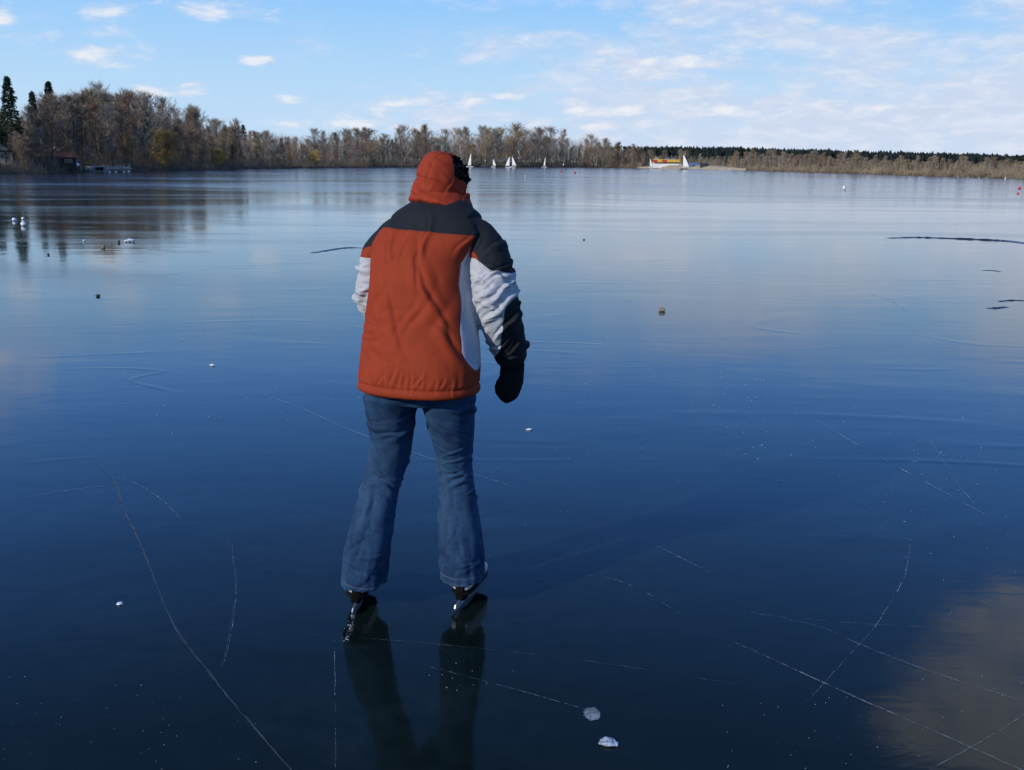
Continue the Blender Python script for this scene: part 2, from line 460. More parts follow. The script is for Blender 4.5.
S1, D1, R1, C1, L1 = polyline_param(co, RAp, RAr)
S2, D2, R2, C2, L2 = polyline_param(co, LAp, LAr)
q1, q2 = D1 / R1, D2 / R2
w1 = sstep(qt - q1, -0.05, 0.25) * sstep(S1, .02, .10); w2 = sstep(qt - q2, -0.05, 0.25) * sstep(S2, .02, .10)
wt = 1 - np.maximum(w1, w2)
U3 = np.array(UR)
def creases(p, q, specs):
    """sum of sharp folds: (p0, q0, angle, width, length, height); a rounded ridge beside a sharp valley"""
    out = np.zeros(len(p))
    for (p0, q0, an, wd, ln, h) in specs:
        dp, dq = p - p0, q - q0; c_, s_ = math.cos(an), math.sin(an)
        l = dp * c_ + dq * s_; d = -dp * s_ + dq * c_ + 0.12 * ln * np.sin(l / ln * 2.2)
        k = (np.abs(l) < 2.4 * ln) & (np.abs(d) < 5 * wd)
        l, d = l[k], d[k]
        out[k] += h * (np.exp(-(d / wd) ** 2) - 0.85 * np.exp(-((d - 1.25 * wd) / (0.55 * wd)) ** 2) - 0.25 * np.exp(-((d + 1.9 * wd) / wd) ** 2)) * np.exp(-(l / ln) ** 2)
    return out
def ridged(P, seed): return 1 - np.abs(fbm(P, 3, seed)) * 1.6
disp = np.zeros(len(co))
for (S, C, RR, wgt, L, sd) in ((S1, C1, R1, w1, L1, 3), (S2, C2, R2, w2, L2, 31)):
    rel = co - C; vs = (rel @ U3) / RR; bs = (rel @ np.array(FW)) / RR
    th_ = np.arctan2(vs, -bs); q_ = th_ * 0.08                 # metres round the sleeve, 0 at the back
    rr = random.Random(sd); sp = []
    for i in range(58):
        s0 = rr.choice([rr.uniform(.06, L - .05), rr.gauss(L * .56, .07)])
        sp.append((s0, rr.uniform(-.25, .25), math.pi / 2 + rr.choice([-1, 1, 1]) * rr.uniform(.15, .75), rr.uniform(.0055, .010), rr.uniform(.03, .075), rr.uniform(.004, .0085)))
    for i in range(10): sp.append((L - .06 - .014 * rr.random(), rr.uniform(-.22, .22), math.pi / 2 + rr.uniform(-.2, .2), .007, .06, .005))
    disp += wgt * (creases(S, q_, sp) * 1.1 + 0.004 * fbm(np.c_[S * 12 + vs, vs * 1.2, bs * 1.2], 2, sd))
    disp -= wgt * 0.006 * np.exp(-((S - (L - 0.045)) / 0.008) ** 2)
# back: broad diagonal drags from the shoulder blades, waist slack, puckers above the hem
z0 = zs.min(); hz = co[:, 2] - z0
rr = random.Random(5); sp = []
arc = u * 1.06
ht = zs.max() - z0
for i in range(9): sp.append((-.16 + .04 * i + rr.uniform(-.02, .02), rr.uniform(.28, .50), rr.choice([-1, 1]) * rr.uniform(1.0, 1.4), rr.uniform(.016, .030), rr.uniform(.08, .16), rr.uniform(.0025, .005)))
for i in range(6): sp.append((.04 + .028 * i, .44 - .05 * i + rr.uniform(-.02, .02), -rr.uniform(.8, 1.2), rr.uniform(.014, .022), rr.uniform(.07, .12), rr.uniform(.003, .0055)))
for i in range(6): sp.append((rr.uniform(-.2, .2), .14 + .03 * i, rr.uniform(-.35, .35), rr.uniform(.010, .016), rr.uniform(.05, .10), rr.uniform(.0015, .003)))
for i in range(17): sp.append((-.2 + .025 * i + rr.uniform(-.008, .008), rr.uniform(.04, .075), math.pi / 2 + rr.uniform(-.5, .5), rr.uniform(.006, .011), rr.uniform(.018, .05), rr.uniform(.0015, .0038)))
for i in range(7): sp.append((rr.uniform(-.17, .2), rr.uniform(.50, .58), math.pi / 2 + rr.uniform(-.7, .7), rr.uniform(.008, .013), rr.uniform(.03, .06), rr.uniform(.003, .005)))
disp += wt * (creases(arc, hz, sp) * (vv < 0) + 0.0065 * fbm(np.c_[(u + hz * .4) * 6, hz * 3, vv * 4], 2, 50) * sstep(hz, .04, .2))
disp += wt * 0.003 * fbm(np.c_[u * 30, hz * 5, vv * 30], 2, 80) * sstep(hz, 0.028, 0.06) * sstep(-hz, -0.17, -0.06)
disp += wt * 0.004 * np.exp(-((hz - 0.014) / 0.012) ** 2)
disp -= wt * 0.005 * np.exp(-((hz - 0.034) / 0.006) ** 2)
# armhole crease
disp -= 0.008 * np.exp(-((qt - q1) / 0.07) ** 2) * (S1 > 0.03) * (S1 < 0.30) + 0.008 * np.exp(-((qt - q2) / 0.07) ** 2) * (S2 > 0.03) * (S2 < 0.30)
co2 = co + no * disp[:, None]
# colour panels as signed distances (metres) carried by the mesh
z_yoke = zpx(420, 235.5, 3.66)
sb = co[:, 2] - (z_yoke + .012 - .055 * u)
z_arm = zpx(470, 262, 3.70)
z_low = zpx(480, 366, 3.65)
aw = np.abs(u)
sw = np.minimum(aw - np.where(u > 0, .905 + .055 * sstep(hz, .22, .36), 1.3) * ta_, np.minimum((co[:, 2] - (z_low + (ta_ - aw) * 3.6)) * 0.27, z_arm + 0.06 - co[:, 2]))
def sleeve_cols(S, C, RR, sgn):
    rel = co - C; v_ = sgn * (rel @ U3) / RR
    zw = np.interp(v_, [-1, -.2, .3, 1], [zpx(470, 256, 3.68), zpx(480, 258, 3.66), zpx(495, 269, 3.64), zpx(514, 273, 3.66)])
    s_w = zw - co[:, 2]
    zb = np.interp(v_, [-1, -.6, -.12, .08, 1], [zpx(463, 238, 3.68), zpx(470, 240, 3.66), zpx(479, 253, 3.64), zpx(485, 290, 3.64), zpx(514, 310, 3.66)])
    s_b = co[:, 2] - zb
    zr = [zpx(0, q, 3.68) for q in (390, 362, 352, 345, 320, 300, 289, 280)]
    vb = np.interp(co[:, 2], zr, [-2, -1.6, -.4, .05, .45, .68, 1.05, 1.4])
    panel = (v_ - vb) * 0.08
    s_b = np.maximum(s_b, panel); s_w = np.minimum(s_w, -panel)
    return s_b, s_w
b1, w1c = sleeve_cols(S1, C1, R1, 1); b2, w2c = sleeve_cols(S2, C2, R2, -1)
is1 = (q1 < qt) & (S1 > 0.04); is2 = (q2 < qt) & (S2 > 0.04) & ~is1
sb = np.where(is1, b1, np.where(is2, b2, sb)); sw = np.where(is1, w1c, np.where(is2, w2c, sw))
sb = np.where(is2, np.where(S2 > L2 * .8, b2, co[:, 2] - np.interp(-((co - C2) @ U3) / R2, [-.6, .2, 1], [zpx(378, 234, 3.84), zpx(370, 241, 3.85), zpx(363, 253, 3.86)])), sb); sw = np.where(is2 & (S2 < L2 * .8), zpx(370, 258, 3.8) - co[:, 2], sw)
set_np(jme, co2); set_attr(jme, 's_black', sb); set_attr(jme, 's_white', sw)

def fabric(name, base, panels=(), rough=0.8, weave=900.0, sheen=0.0, mottling=0.06):
    m = bpy.data.materials.new(name); m.use_nodes = True
    t = NT(m.node_tree); p = t.n['Principled BSDF']; tcn = t.add('ShaderNodeTexCoord'); P = tcn.outputs['Object']
    n = t.noise(P, 14.0, 5.0, 0.65)
    c = (*base, 1); seam = None
    for attr, col in panels:
        at = t.add('ShaderNodeAttribute'); at.attribute_name = attr
        c = t.mix(t.smooth(at.outputs['Fac'], -0.0008, 0.0008), c, (*col, 1))
        sm = t.smooth(t.m('ABSOLUTE', at.outputs['Fac']), 0.0, 0.0035, 1.0, 0.0)
        seam = sm if seam is None else t.m('MAXIMUM', seam, sm)
    k = t.smooth(n, 0.3, 0.7, 1 - mottling, 1 + mottling)
    c = t.mix(1.0, c, t.comb(k, k, k)); c.node.blend_type = 'MULTIPLY'
    if seam is not None:                                   # a row of topstitching beside each seam
        for attr, col in panels:
            at = t.add('ShaderNodeAttribute'); at.attribute_name = attr
            st = t.smooth(t.m('ABSOLUTE', t.m('SUBTRACT', t.m('ABSOLUTE', at.outputs['Fac']), .006)), .0005, .0012, .16, 0)
            c = t.mix(st, c, (.004, .004, .005, 1))
    t.link(c, p.inputs['Base Color']); p.inputs['Roughness'].default_value = rough
    p.inputs['Specular IOR Level'].default_value = 0.3
    p.inputs['Sheen Weight'].default_value = sheen; p.inputs['Sheen Roughness'].default_value = 0.5
    wv = t.noise(P, weave, 2.0, 0.5)
    cr = t.noise(P, 60.0, 3.0, 0.6, 0.6)
    h = t.m('ADD', t.m('MULTIPLY', wv, 0.0003), t.m('MULTIPLY', cr, 0.0011))
    if seam is not None: h = t.m('SUBTRACT', h, t.m('MULTIPLY', seam, 0.0012))
    b = t.add('ShaderNodeBump'); b.inputs['Strength'].default_value = 0.8; b.inputs['Distance'].default_value = 1.0
    t.link(h, b.inputs['Height']); t.link(b.outputs[0], p.inputs['Normal'])
    return m
ORANGE = (0.285, 0.034, 0.0075); BLACKF = (0.010, 0.0125, 0.016); WHITEF = (0.46, 0.475, 0.50)
M_JACKET = fabric('jacket_fabric', ORANGE, (('s_black', BLACKF), ('s_white', WHITEF)))
M_HOOD = fabric('hood_fabric', (0.30, 0.034, 0.009))
jacket = person_part('jacket', jme, M_JACKET)
jacket['label'] = 'orange jacket with black yoke and white sleeves'

# --- head and body (one skin), facing away and to the right
HEAD_C = at_y(443.5, 184, 3.93); HYAW = R(52); HP = R(-14)
HM = Matrix.Rotation(-HYAW, 3, 'Z') @ Matrix.Rotation(HP, 3, 'X')       # local +Y = face
def hpt(x, y, z): return HEAD_C + HM @ Vector((x, y, z))
body = MB()
hx, hy, hzv = HM @ Vector((1, 0, 0)), HM @ Vector((0, 1, 0)), HM @ Vector((0, 0, 1))
HR = [(-.115, .030, .030, .020), (-.105, .046, .050, .022), (-.085, .058, .070, .018), (-.055, .066, .082, .012), (-.02, .072, .089, .006), (.02, .074, .092, .0), (.05, .071, .088, -.004), (.075, .060, .075, -.006), (.095, .040, .052, -.008), (.104, .015, .02, -.008)]
loft(body, [(HEAD_C + hzv * z + hy * off, hx * a, hy * b) for (z, a, b, off) in HR], 36)
loft(body, [(hpt(0, .085, .012), hx * .008, hzv * .006), (hpt(0, .098, -.004), hx * .010, hzv * .008), (hpt(0, .109, -.022), hx * .015, hzv * .009), (hpt(0, .085, -.034), hx * .016, hzv * .006)], 14)   # nose
for zz_, dy in ((-.052, .096), (-.064, .094)): loft(body, [(hpt(-.024, dy - .02, zz_), hy * .004, hzv * .003), (hpt(0, dy, zz_), hy * .007, hzv * .006), (hpt(.024, dy - .02, zz_), hy * .004, hzv * .003)], 10)   # lips
for sx in (-1, 1): loft(body, [(hpt(sx * .066, -.005, -.03), hy * .010, hzv * .012), (hpt(sx * .080, -.008, -.002), hy * .016, hzv * .026), (hpt(sx * .084, -.012, .018), hy * .012, hzv * .014)], 12)   # ears
neck = at_y(440, 205, 3.87)
axis_loft(body, [HEAD_C - hzv * .06 - hy * .01, neck, Vector((-.30, 3.83, 1.45))], [.055, .058, .075])
loft(body, [(Vector(c), UR * a * .68, FW * b * .72) for c, a, b in [(tc_[i], ta[i], tb[i]) for i in (0, 2, 4, 6, 8, 9)]], 32)
axis_loft(body, [Vector(p) for p in RA] , [r * .6 for r in RR_]); axis_loft(body, [Vector(p) for p in LA], [r * .6 for r in LR_])
# legs from (row, left, right, Y)
LEG_L = [(372, 364, 421, 3.66), (396, 364, 419, 3.665), (415, 367, 416.5, 3.68), (437, 370.5, 413.5, 3.70), (455, 369, 410.5, 3.715), (471, 366.5, 406, 3.725), (491, 360.5, 399.5, 3.715), (508, 355.5, 396, 3.70), (530, 349, 392, 3.675), (550, 344.5, 389.5, 3.67), (566, 342, 386.5, 3.665), (583, 340.5, 385, 3.665)]
LEG_R = [(372, 416, 476, 3.66), (396, 418.5, 475.5, 3.665), (415, 424, 474.5, 3.675), (434, 429.5, 473.5, 3.69), (455, 436, 471.5, 3.705), (466, 437.5, 471.5, 3.71), (491, 439.5, 475.5, 3.71), (515, 439, 479.5, 3.70), (539, 439, 483, 3.69), (558, 440.5, 484.5, 3.68), (578, 441.5, 483.5, 3.67)]
def leg_rings(rows, k=1.0, depth=1.06):
    out = []
    for (py, l, r_, Y) in rows:
        p0, p1 = at_y(l, py, Y), at_y(r_, py, Y); c = (p0 + p1) / 2; a = (p1 - p0).length / 2
        zt = max(0, (c.z - .5) / .4)
        fl = max(0, (.35 - c.z) / .25)
        out.append((c + Vector((0, .025 * fl, 0)), Vector((a * k, 0, 0)), Vector((0, a * k * (depth + .22 * zt + .32 * fl), 0)), 2.15))
    return out
for rows in (LEG_L, LEG_R): loft(body, leg_rings(rows, .62), 24)
M_SKIN = mat_simple('skin', (0.42, 0.20, 0.14), 0.5, 0.12, 30, spec=0.4)
bme = remesh(body, 0.010, 3)
person_part('body', bme, M_SKIN)
bme.polygons.foreach_set('use_smooth', [True] * len(bme.polygons))

# --- hood: shell around the head, opening towards the face, gathered into the collar
hd = MB()
def hood_ring(z, a, b, off, tw=0): return (HEAD_C + hzv * z + hy * off, hx * a, hy * b, 2.2)
hood_rings = [hood_ring(.118, .016, .020, -.015), hood_ring(.113, .039, .048, -.014), hood_ring(.097, .064, .073, -.012), hood_ring(.068, .080, .090, -.013), hood_ring(.032, .087, .097, -.016), hood_ring(-.005, .088, .098, -.018), hood_ring(-.040, .090, .102, -.018), hood_ring(-.066, .090, .102, -.018)]
# below the head the hood widens into the collar and follows the shoulders
for (l, pl, r_, pr, Y, b, tb_z) in [(416, 190, 467, 193, 3.895, .104, -.005), (412.5, 196, 469.5, 201, 3.88, .110, -.015), (410, 201, 473, 208, 3.87, .114, -.026), (409, 204.5, 476.5, 214, 3.865, .114, -.034), (414, 208, 475, 220, 3.865, .100, -.034)]:
    p0, p1 = at_y(l, pl, Y), at_y(r_, pr, Y); k = R(28)
    A_ = Vector((math.cos(k), -math.sin(k), 0)) * ((p1 - p0).length / 2 * 1.02); A_.z = (p1.z - p0.z) / 2
    hood_rings.append(((p0 + p1) / 2, A_, Vector((math.sin(k), math.cos(k), 0)) * b + Vector((0, 0, tb_z)), 2.2))
loft(hd, hood_rings, 56)
hme = remesh(hd, 0.005, 5)
co, no = get_np(hme)
loc = (co - np.array(HEAD_C)) @ np.array(HM)           # head-local coordinates
dsp = 0.004 * fbm(np.c_[loc[:, 0] * 14, loc[:, 1] * 14, loc[:, 2] * 18], 2, 7)
dsp -= 0.008 * np.exp(-((loc[:, 2] + .030 + loc[:, 1] * .25 + 0.006 * np.sin(loc[:, 0] * 40)) / .007) ** 2) * (loc[:, 1] < .05)
dsp -= 0.003 * np.exp(-((np.abs(loc[:, 0]) - .042) / .004) ** 2) * (loc[:, 2] > -.02)
rr = random.Random(3); ha = np.arctan2(loc[:, 0], -loc[:, 1]) * .095
dsp += creases(ha, loc[:, 2], [(rr.uniform(-.05, .22), rr.uniform(-.13, .10), rr.choice([-.5, .3, 1.2, 1.9]) + rr.uniform(-.3, .3), rr.uniform(.006, .010), rr.uniform(.025, .05), rr.uniform(.003, .006)) for i in range(26)]) * sstep(-loc[:, 2], -.2, .19) * 1.0
dsp += 0.006 * np.exp(-((loc[:, 1] - .055 - .10 * np.maximum(0, -loc[:, 2])) / .008) ** 2) * (loc[:, 2] > -.10)
co = co + no * dsp[:, None]; set_np(hme, co)
loc = (co - np.array(HEAD_C)) @ np.array(HM)
# cut the face opening
bmh = bmesh.new(); bmh.from_mesh(hme); bmh.verts.ensure_lookup_table()
limit = np.where(loc[:, 2] > 0.030, -0.012 - 0.15 * (loc[:, 2] - .030), -0.012 + np.minimum(0.12, (0.030 - loc[:, 2]) * 6.0))
cut = ((loc[:, 1] > limit) | ((loc[:, 1] > .03) & (np.abs(loc[:, 0]) < .052))) & (loc[:, 2] > -.112) & (loc[:, 2] < .108) & (loc[:, 1] > -.04)
bmesh.ops.delete(bmh, geom=[bmh.verts[i] for i in np.nonzero(cut)[0]], context='VERTS')
bmh.to_mesh(hme); bmh.free(); hme.polygons.foreach_set('use_smooth', [True] * len(hme.polygons))
hood = person_part('hood', hme, M_HOOD, jacket)
sol = hood.modifiers.new('thickness', 'SOLIDIFY'); sol.thickness = 0.006; sol.offset = -1

# --- black hair showing in the hood's opening, black neck scarf
M_HAIR = mat_simple('hair', (0.006, 0.005, 0.005), 0.55, 0.4, 60, 0.5, 0.3)
hr = MB()
for i in range(900):
    a = random.uniform(-1.6, 1.6); e = random.uniform(.14, 1.3)
    p = Vector((math.sin(a) * math.cos(e) * .079, math.cos(a) * math.cos(e) * .094 - .006, math.sin(e) * .092 + .018))
    if p.y < -0.035: continue
    t = Vector((random.uniform(-.5, .5), random.uniform(-.1, .3), random.uniform(-.9, .15))).normalized()
    nrm = Vector((p.x, p.y, p.z * .8)).normalized()
    q = p + nrm * .006 + t * random.uniform(.008, .018)
    s_ = nrm.cross(t).normalized() * .006
    k = len(hr.v)
    for w_ in (p - s_ - nrm * .01, p + s_ - nrm * .01, p + nrm * .006 + t * .010 + s_, p + nrm * .006 + t * .010 - s_, q): hr.v.append(tuple(HEAD_C + HM @ w_))
    hr.f += [(k, k + 1, k + 2, k + 3), (k + 3, k + 2, k + 4)]
cap = []
for (z, a, b, off) in [(.022, .0775, .096, -.004), (.05, .0755, .094, -.004), (.075, .066, .083, -.006), (.097, .047, .060, -.008), (.109, .02, .03, -.01)]: cap.append((HEAD_C + hzv * z + hy * off, hx * a, hy * b))
loft(hr, cap, 30)
person_part('hair', hr.mesh('hair'), M_HAIR)
M_BLACKKNIT = fabric('black_knit', (0.0045, 0.0045, 0.005), rough=0.95, weave=420.0)
sc_ = MB(); sr = []
for (z, a, b, off) in [(-.040, .068, .090, .012), (-.052, .075, .099, .012), (-.072, .076, .100, .013), (-.095, .074, .098, .010), (-.115, .070, .090, .0), (-.135, .066, .08, -.012)]: sr.append((HEAD_C + hzv * z + hy * off, hx * a, hy * b))
loft(sc_, sr, 40); sme = remesh(sc_, .006, 2); co, no = get_np(sme)
set_np(sme, co + no * (0.004 * fbm(co * np.array((14, 14, 60)), 2, 5))[:, None])
person_part('scarf', sme, M_BLACKKNIT)
# --- jeans
jn = MB()
for rows in (LEG_L, LEG_R): loft(jn, leg_rings(rows), 40)
pl0, pl1 = at_y(363, 372, 3.655), at_y(477, 372, 3.655)
loft(jn, [(Vector(((pl0.x + pl1.x) / 2, 3.655, z)), Vector(((pl1.x - pl0.x) / 2 * k, 0, 0)), Vector((0, .135 * k, 0)), 2.4) for z, k in ((1.05, .85), (.95, .97), (.88, .97), (.835, .8))], 48)
nme = remesh(jn, 0.0046, 5); co, no = get_np(nme)
axL = [Vector(r_[0]) for r_ in leg_rings(LEG_L)]; axR = [Vector(r_[0]) for r_ in leg_rings(LEG_R)]
rdL = [r_[1].x for r_ in leg_rings(LEG_L)]; rdR = [r_[1].x for r_ in leg_rings(LEG_R)]
SL, DL, RL, CL, LL = polyline_param(co, axL, rdL); SR, DR, RRr, CR, LR = polyline_param(co, axR, rdR)
left = DL / RL < DR / RRr
S = np.where(left, SL, SR); C = np.where(left[:, None], CL, CR); L = np.where(left, LL, LR); RD = np.where(left, RL, RRr)
rel = (co - C) / RD[:, None]; frac = S / L
side = np.where(left, 7.3, 0)
knee = np.exp(-((frac - .50) / .085) ** 2) + .6 * np.exp(-((frac - .40) / .05) ** 2)
back = sstep(-rel[:, 1], -0.3, .6)
jq = np.arctan2(rel[:, 0], -rel[:, 1]) * .075
dsp = np.zeros(len(co))
for lf, sd in ((True, 11), (False, 23)):
    rr = random.Random(sd); sp = []; Lx = LL if lf else LR
    for i in range(20): sp.append((rr.gauss(Lx * .47, .05), rr.uniform(-.13, .13), math.pi / 2 + rr.uniform(-.55, .55), rr.uniform(.006, .012), rr.uniform(.025, .06), rr.uniform(.004, .0085)))
    for i in range(9): sp.append((rr.uniform(.08, .26), rr.uniform(-.1, .1), math.pi / 2 + (1 if lf else -1) * rr.uniform(.2, .9), rr.uniform(.008, .014), rr.uniform(.04, .08), rr.uniform(.003, .006)))
    for i in range(12): sp.append((rr.uniform(Lx * .58, Lx * .97), rr.uniform(-.16, .16), rr.uniform(-.5, .5), rr.uniform(.010, .018), rr.uniform(.05, .11), rr.uniform(.003, .0065)))
    for i in range(8): sp.append((rr.uniform(Lx * .75, Lx * .96), rr.uniform(-.16, .16), math.pi / 2 + rr.uniform(-.6, .6), rr.uniform(.006, .010), rr.uniform(.02, .05), rr.uniform(.002, .005)))
    dsp += np.where(left == lf, creases(S, jq, sp) * .8, 0)
dsp += 0.0045 * fbm(np.c_[S * 6 + side, rel[:, 0] * 1.3, rel[:, 1] * 1.3], 2, 15)
dsp += 0.006 * fbm(np.c_[S * 3 + side, rel[:, 0] * 2.6, rel[:, 1] * 2.6], 2, 33) * sstep(frac, .65, .95)
dsp -= 0.0018 * np.exp(-((L - S - .028) / .003) ** 2)
dsp = np.where(co[:, 2] > .86, np.minimum(dsp, 0) - .014, dsp)
co2 = co + no * dsp[:, None]
set_np(nme, co2)
set_attr(nme, 'hem', (L - S)); set_attr(nme, 'frac', frac)
ang = np.arctan2(rel[:, 0] * np.where(left, -1, 1), -rel[:, 1])       # 0 at the back, + to the outer side
set_attr(nme, 'out_angle', ang)
def denim():
    m = bpy.data.materials.new('denim'); m.use_nodes = True
    t = NT(m.node_tree); p = t.n['Principled BSDF']; tcn = t.add('ShaderNodeTexCoord'); P = tcn.outputs['Object']
    def attr(nm):
        a = t.add('ShaderNodeAttribute'); a.attribute_name = nm; return a.outputs['Fac']
    hem, frac_, oa = attr('hem'), attr('frac'), attr('out_angle')
    n = t.noise(P, 7.0, 6.0, 0.7); n2 = t.noise(t.vm('MULTIPLY', P, (1, 1, .12)), 420.0, 2.0, .5)
    fade = t.smooth(t.m('ADD', n, t.m('MULTIPLY', t.smooth(frac_, .12, .4, 0, .16), t.smooth(frac_, .5, .9, 1.0, .35))), .36, .74)
    c = t.mix(fade, (0.008, 0.027, 0.072, 1), (0.027, 0.070, 0.142, 1))
    k = t.smooth(n2, .3, .7, .78, 1.22); c = t.mix(1.0, c, t.comb(k, k, k)); c.node.blend_type = 'MULTIPLY'
    st = t.smooth(t.m('ABSOLUTE', t.m('SUBTRACT', hem, .028)), .0012, .0026, 1, 0)
    st2 = t.smooth(t.m('ABSOLUTE', t.m('SUBTRACT', oa, 1.45)), .012, .022, 1, 0)
    worn = t.smooth(hem, .0, .012, .35, 0)
    c = t.mix(t.m('MULTIPLY', st, .28), c, (.20, .23, .27, 1))
    c = t.mix(t.m('MULTIPLY', st2, .3), c, (.12, .16, .22, 1))
    c = t.mix(worn, c, (.10, .15, .22, 1))
    t.link(c, p.inputs['Base Color']); p.inputs['Roughness'].default_value = .9; p.inputs['Specular IOR Level'].default_value = .2
    b = t.add('ShaderNodeBump'); b.inputs['Strength'].default_value = .7; b.inputs['Distance'].default_value = 1.0
    cr = t.noise(P, 38.0, 4.0, .6, .5)
    t.link(t.m('ADD', t.m('MULTIPLY', n2, .0005), t.m('MULTIPLY', cr, .0012)), b.inputs['Height']); t.link(b.outputs[0], p.inputs['Normal'])
    return m
person_part('jeans', nme, denim())

# --- mittens
def mitten(pts, rads, thumb, trad, flat, side):
    mb = MB(); P_, R_ = spline(pts, rads, 5); axis_loft(mb, P_, R_, 24, flat, side)
    P_, R_ = spline(thumb, trad, 4); axis_loft(mb, P_, R_, 16, 1, side)
    me = remesh(mb, .005, 5); co, no = get_np(me)
    set_np(me, co + no * (0.0035 * fbm(co * 22, 3, 3))[:, None])
    return me
W0 = RA[-1]
mr = [at_y(510.5, 357, 3.765), at_y(512, 366, 3.77), at_y(512.5, 376, 3.765), at_y(510.5, 383, 3.755), at_y(506, 390, 3.745), at_y(501, 394.5, 3.74), at_y(497.5, 396.5, 3.738)]
th = [at_y(512, 376, 3.79), at_y(508, 386, 3.83), at_y(503, 393, 3.835)]
person_part('mitten', mitten(mr, [.047, .047, .047, .049, .050, .040, .018], th, [.022, .021, .014], .72, Vector((1, .15, 0)).normalized()), M_BLACKKNIT)
ml = [LA[-1] - Vector((.02, .03, -.005)), LA[-1] + Vector((.02, .03, -.01)), LA[-1] + Vector((.05, .08, -.03)), LA[-1] + Vector((.07, .13, -.05)), LA[-1] + Vector((.08, .16, -.065))]
tl = [LA[-1] + Vector((.04, .04, 0)), LA[-1] + Vector((.07, .08, .0)), LA[-1] + Vector((.09, .11, -.01))]
person_part('mitten', mitten(ml, [.046, .05, .05, .042, .016], tl, [.022, .02, .013], .7, Vector((1, 0, 0))), M_BLACKKNIT)

# --- ice skates
M_BOOTB = mat_simple('boot_black', (0.005, 0.005, 0.006), .7, .3, 25, .2, .12)
M_BOOTW = mat_simple('boot_white', (0.62, 0.62, 0.60), .45, .12, 25, .1)
M_STEEL = mat_simple('blade_steel', (0.75, 0.77, 0.80), .38, .2, 40, metal=.75)
def skate(heel, direction, lean):
    d = Vector((math.sin(direction), math.cos(direction), 0)); s = Vector((d.y, -d.x, 0)); up = Vector((0, 0, 1)) + s * lean
    def q(f_, l, z): return heel + d * f_ + s * l + up * z
    root = empty('ice_skate'); root.parent = person; root.location = heel - PERSON_O
    def part(name, mb, mat, parent, smooth=True, vox=None):
        me = remesh(mb, vox, 4) if vox else mb.mesh(name, smooth)
        n = len(me.vertices); c = np.empty(n * 3); me.vertices.foreach_get('co', c); c = c.reshape(-1, 3) - np.array(heel); set_np(me, c)
        if not smooth: me.polygons.foreach_set('use_smooth', [False] * len(me.polygons))
        return new_obj(name, me, mat, parent)
    bt = MB()
    loft(bt, [(q(f_, 0, z), s * a, up * b, 2.6) for f_, z, a, b in ((.002, .100, .034, .032), (.015, .103, .044, .042), (.08, .105, .045, .046), (.13, .100, .047, .041), (.18, .093, .048, .034), (.225, .085, .040, .026), (.25, .081, .022, .016))], 28)
    loft(bt, [(q(.055 + k * .01, 0, z), s * a, d * b, 2.3) for k, z, a, b in ((0, .11, .042, .054), (0, .16, .042, .054), (1, .20, .044, .055), (1, .23, .046, .056))], 28)
    part('boot', bt, M_BOOTW, root, vox=.005)
    sl_ = MB()
    loft(sl_, [(q(f_, 0, .057), s * a, up * .005, 3) for f_, a in ((-.004, .022), (.015, .043), (.08, .045), (.15, .048), (.20, .048), (.245, .034), (.258, .014))], 20)
    part('sole', sl_, M_BOOTB, root)
    hl = MB()
    loft(hl, [(q(.034, 0, z), s * a, d * b, 3.2) for z, a, b in ((.062, .026, .040), (.040, .024, .036), (.024, .021, .030))], 18)
    loft(hl, [(q(f_, 0, .086), s * .019, up * h_, 3) for f_, h_ in ((-.006, .026), (.0, .030), (.03, .030))], 14)
    part('heel_block', hl, M_BOOTB, root, vox=.004); hl = MB()
    loft(hl, [(q(.18, 0, z), s * a, d * b, 3.2) for z, a, b in ((.054, .030, .035), (.038, .012, .03), (.024, .006, .03))], 18)
    part('blade_holder', hl, M_BOOTB, root)
    bl = MB(); pts = []
    prof = [(-.052, .016), (-.046, .005), (-.03, .001), (.05, -.001), (.2, -.001), (.24, .001), (.275, .008), (.29, .020), (.28, .030), (-.045, .028)]
    for sx in (-1, 1): pts += [tuple(q(f_, sx * .0022, z)) for f_, z in prof]
    n_ = len(prof); bl.add(pts, [tuple(range(n_)), tuple(range(2 * n_ - 1, n_ - 1, -1))] + [(i, i + n_, (i + 1) % n_ + n_, (i + 1) % n_) for i in range(n_)])
    part('blade', bl, M_STEEL, root, smooth=False)
    return root
HEEL_L = ground(354, 610); HEEL_R = ground(459, 607)
skate(Vector((HEEL_L.x, HEEL_L.y, 0.0)), R(2), 0.16)
skate(Vector((HEEL_R.x, HEEL_R.y, 0.0)), R(17), 0.05)
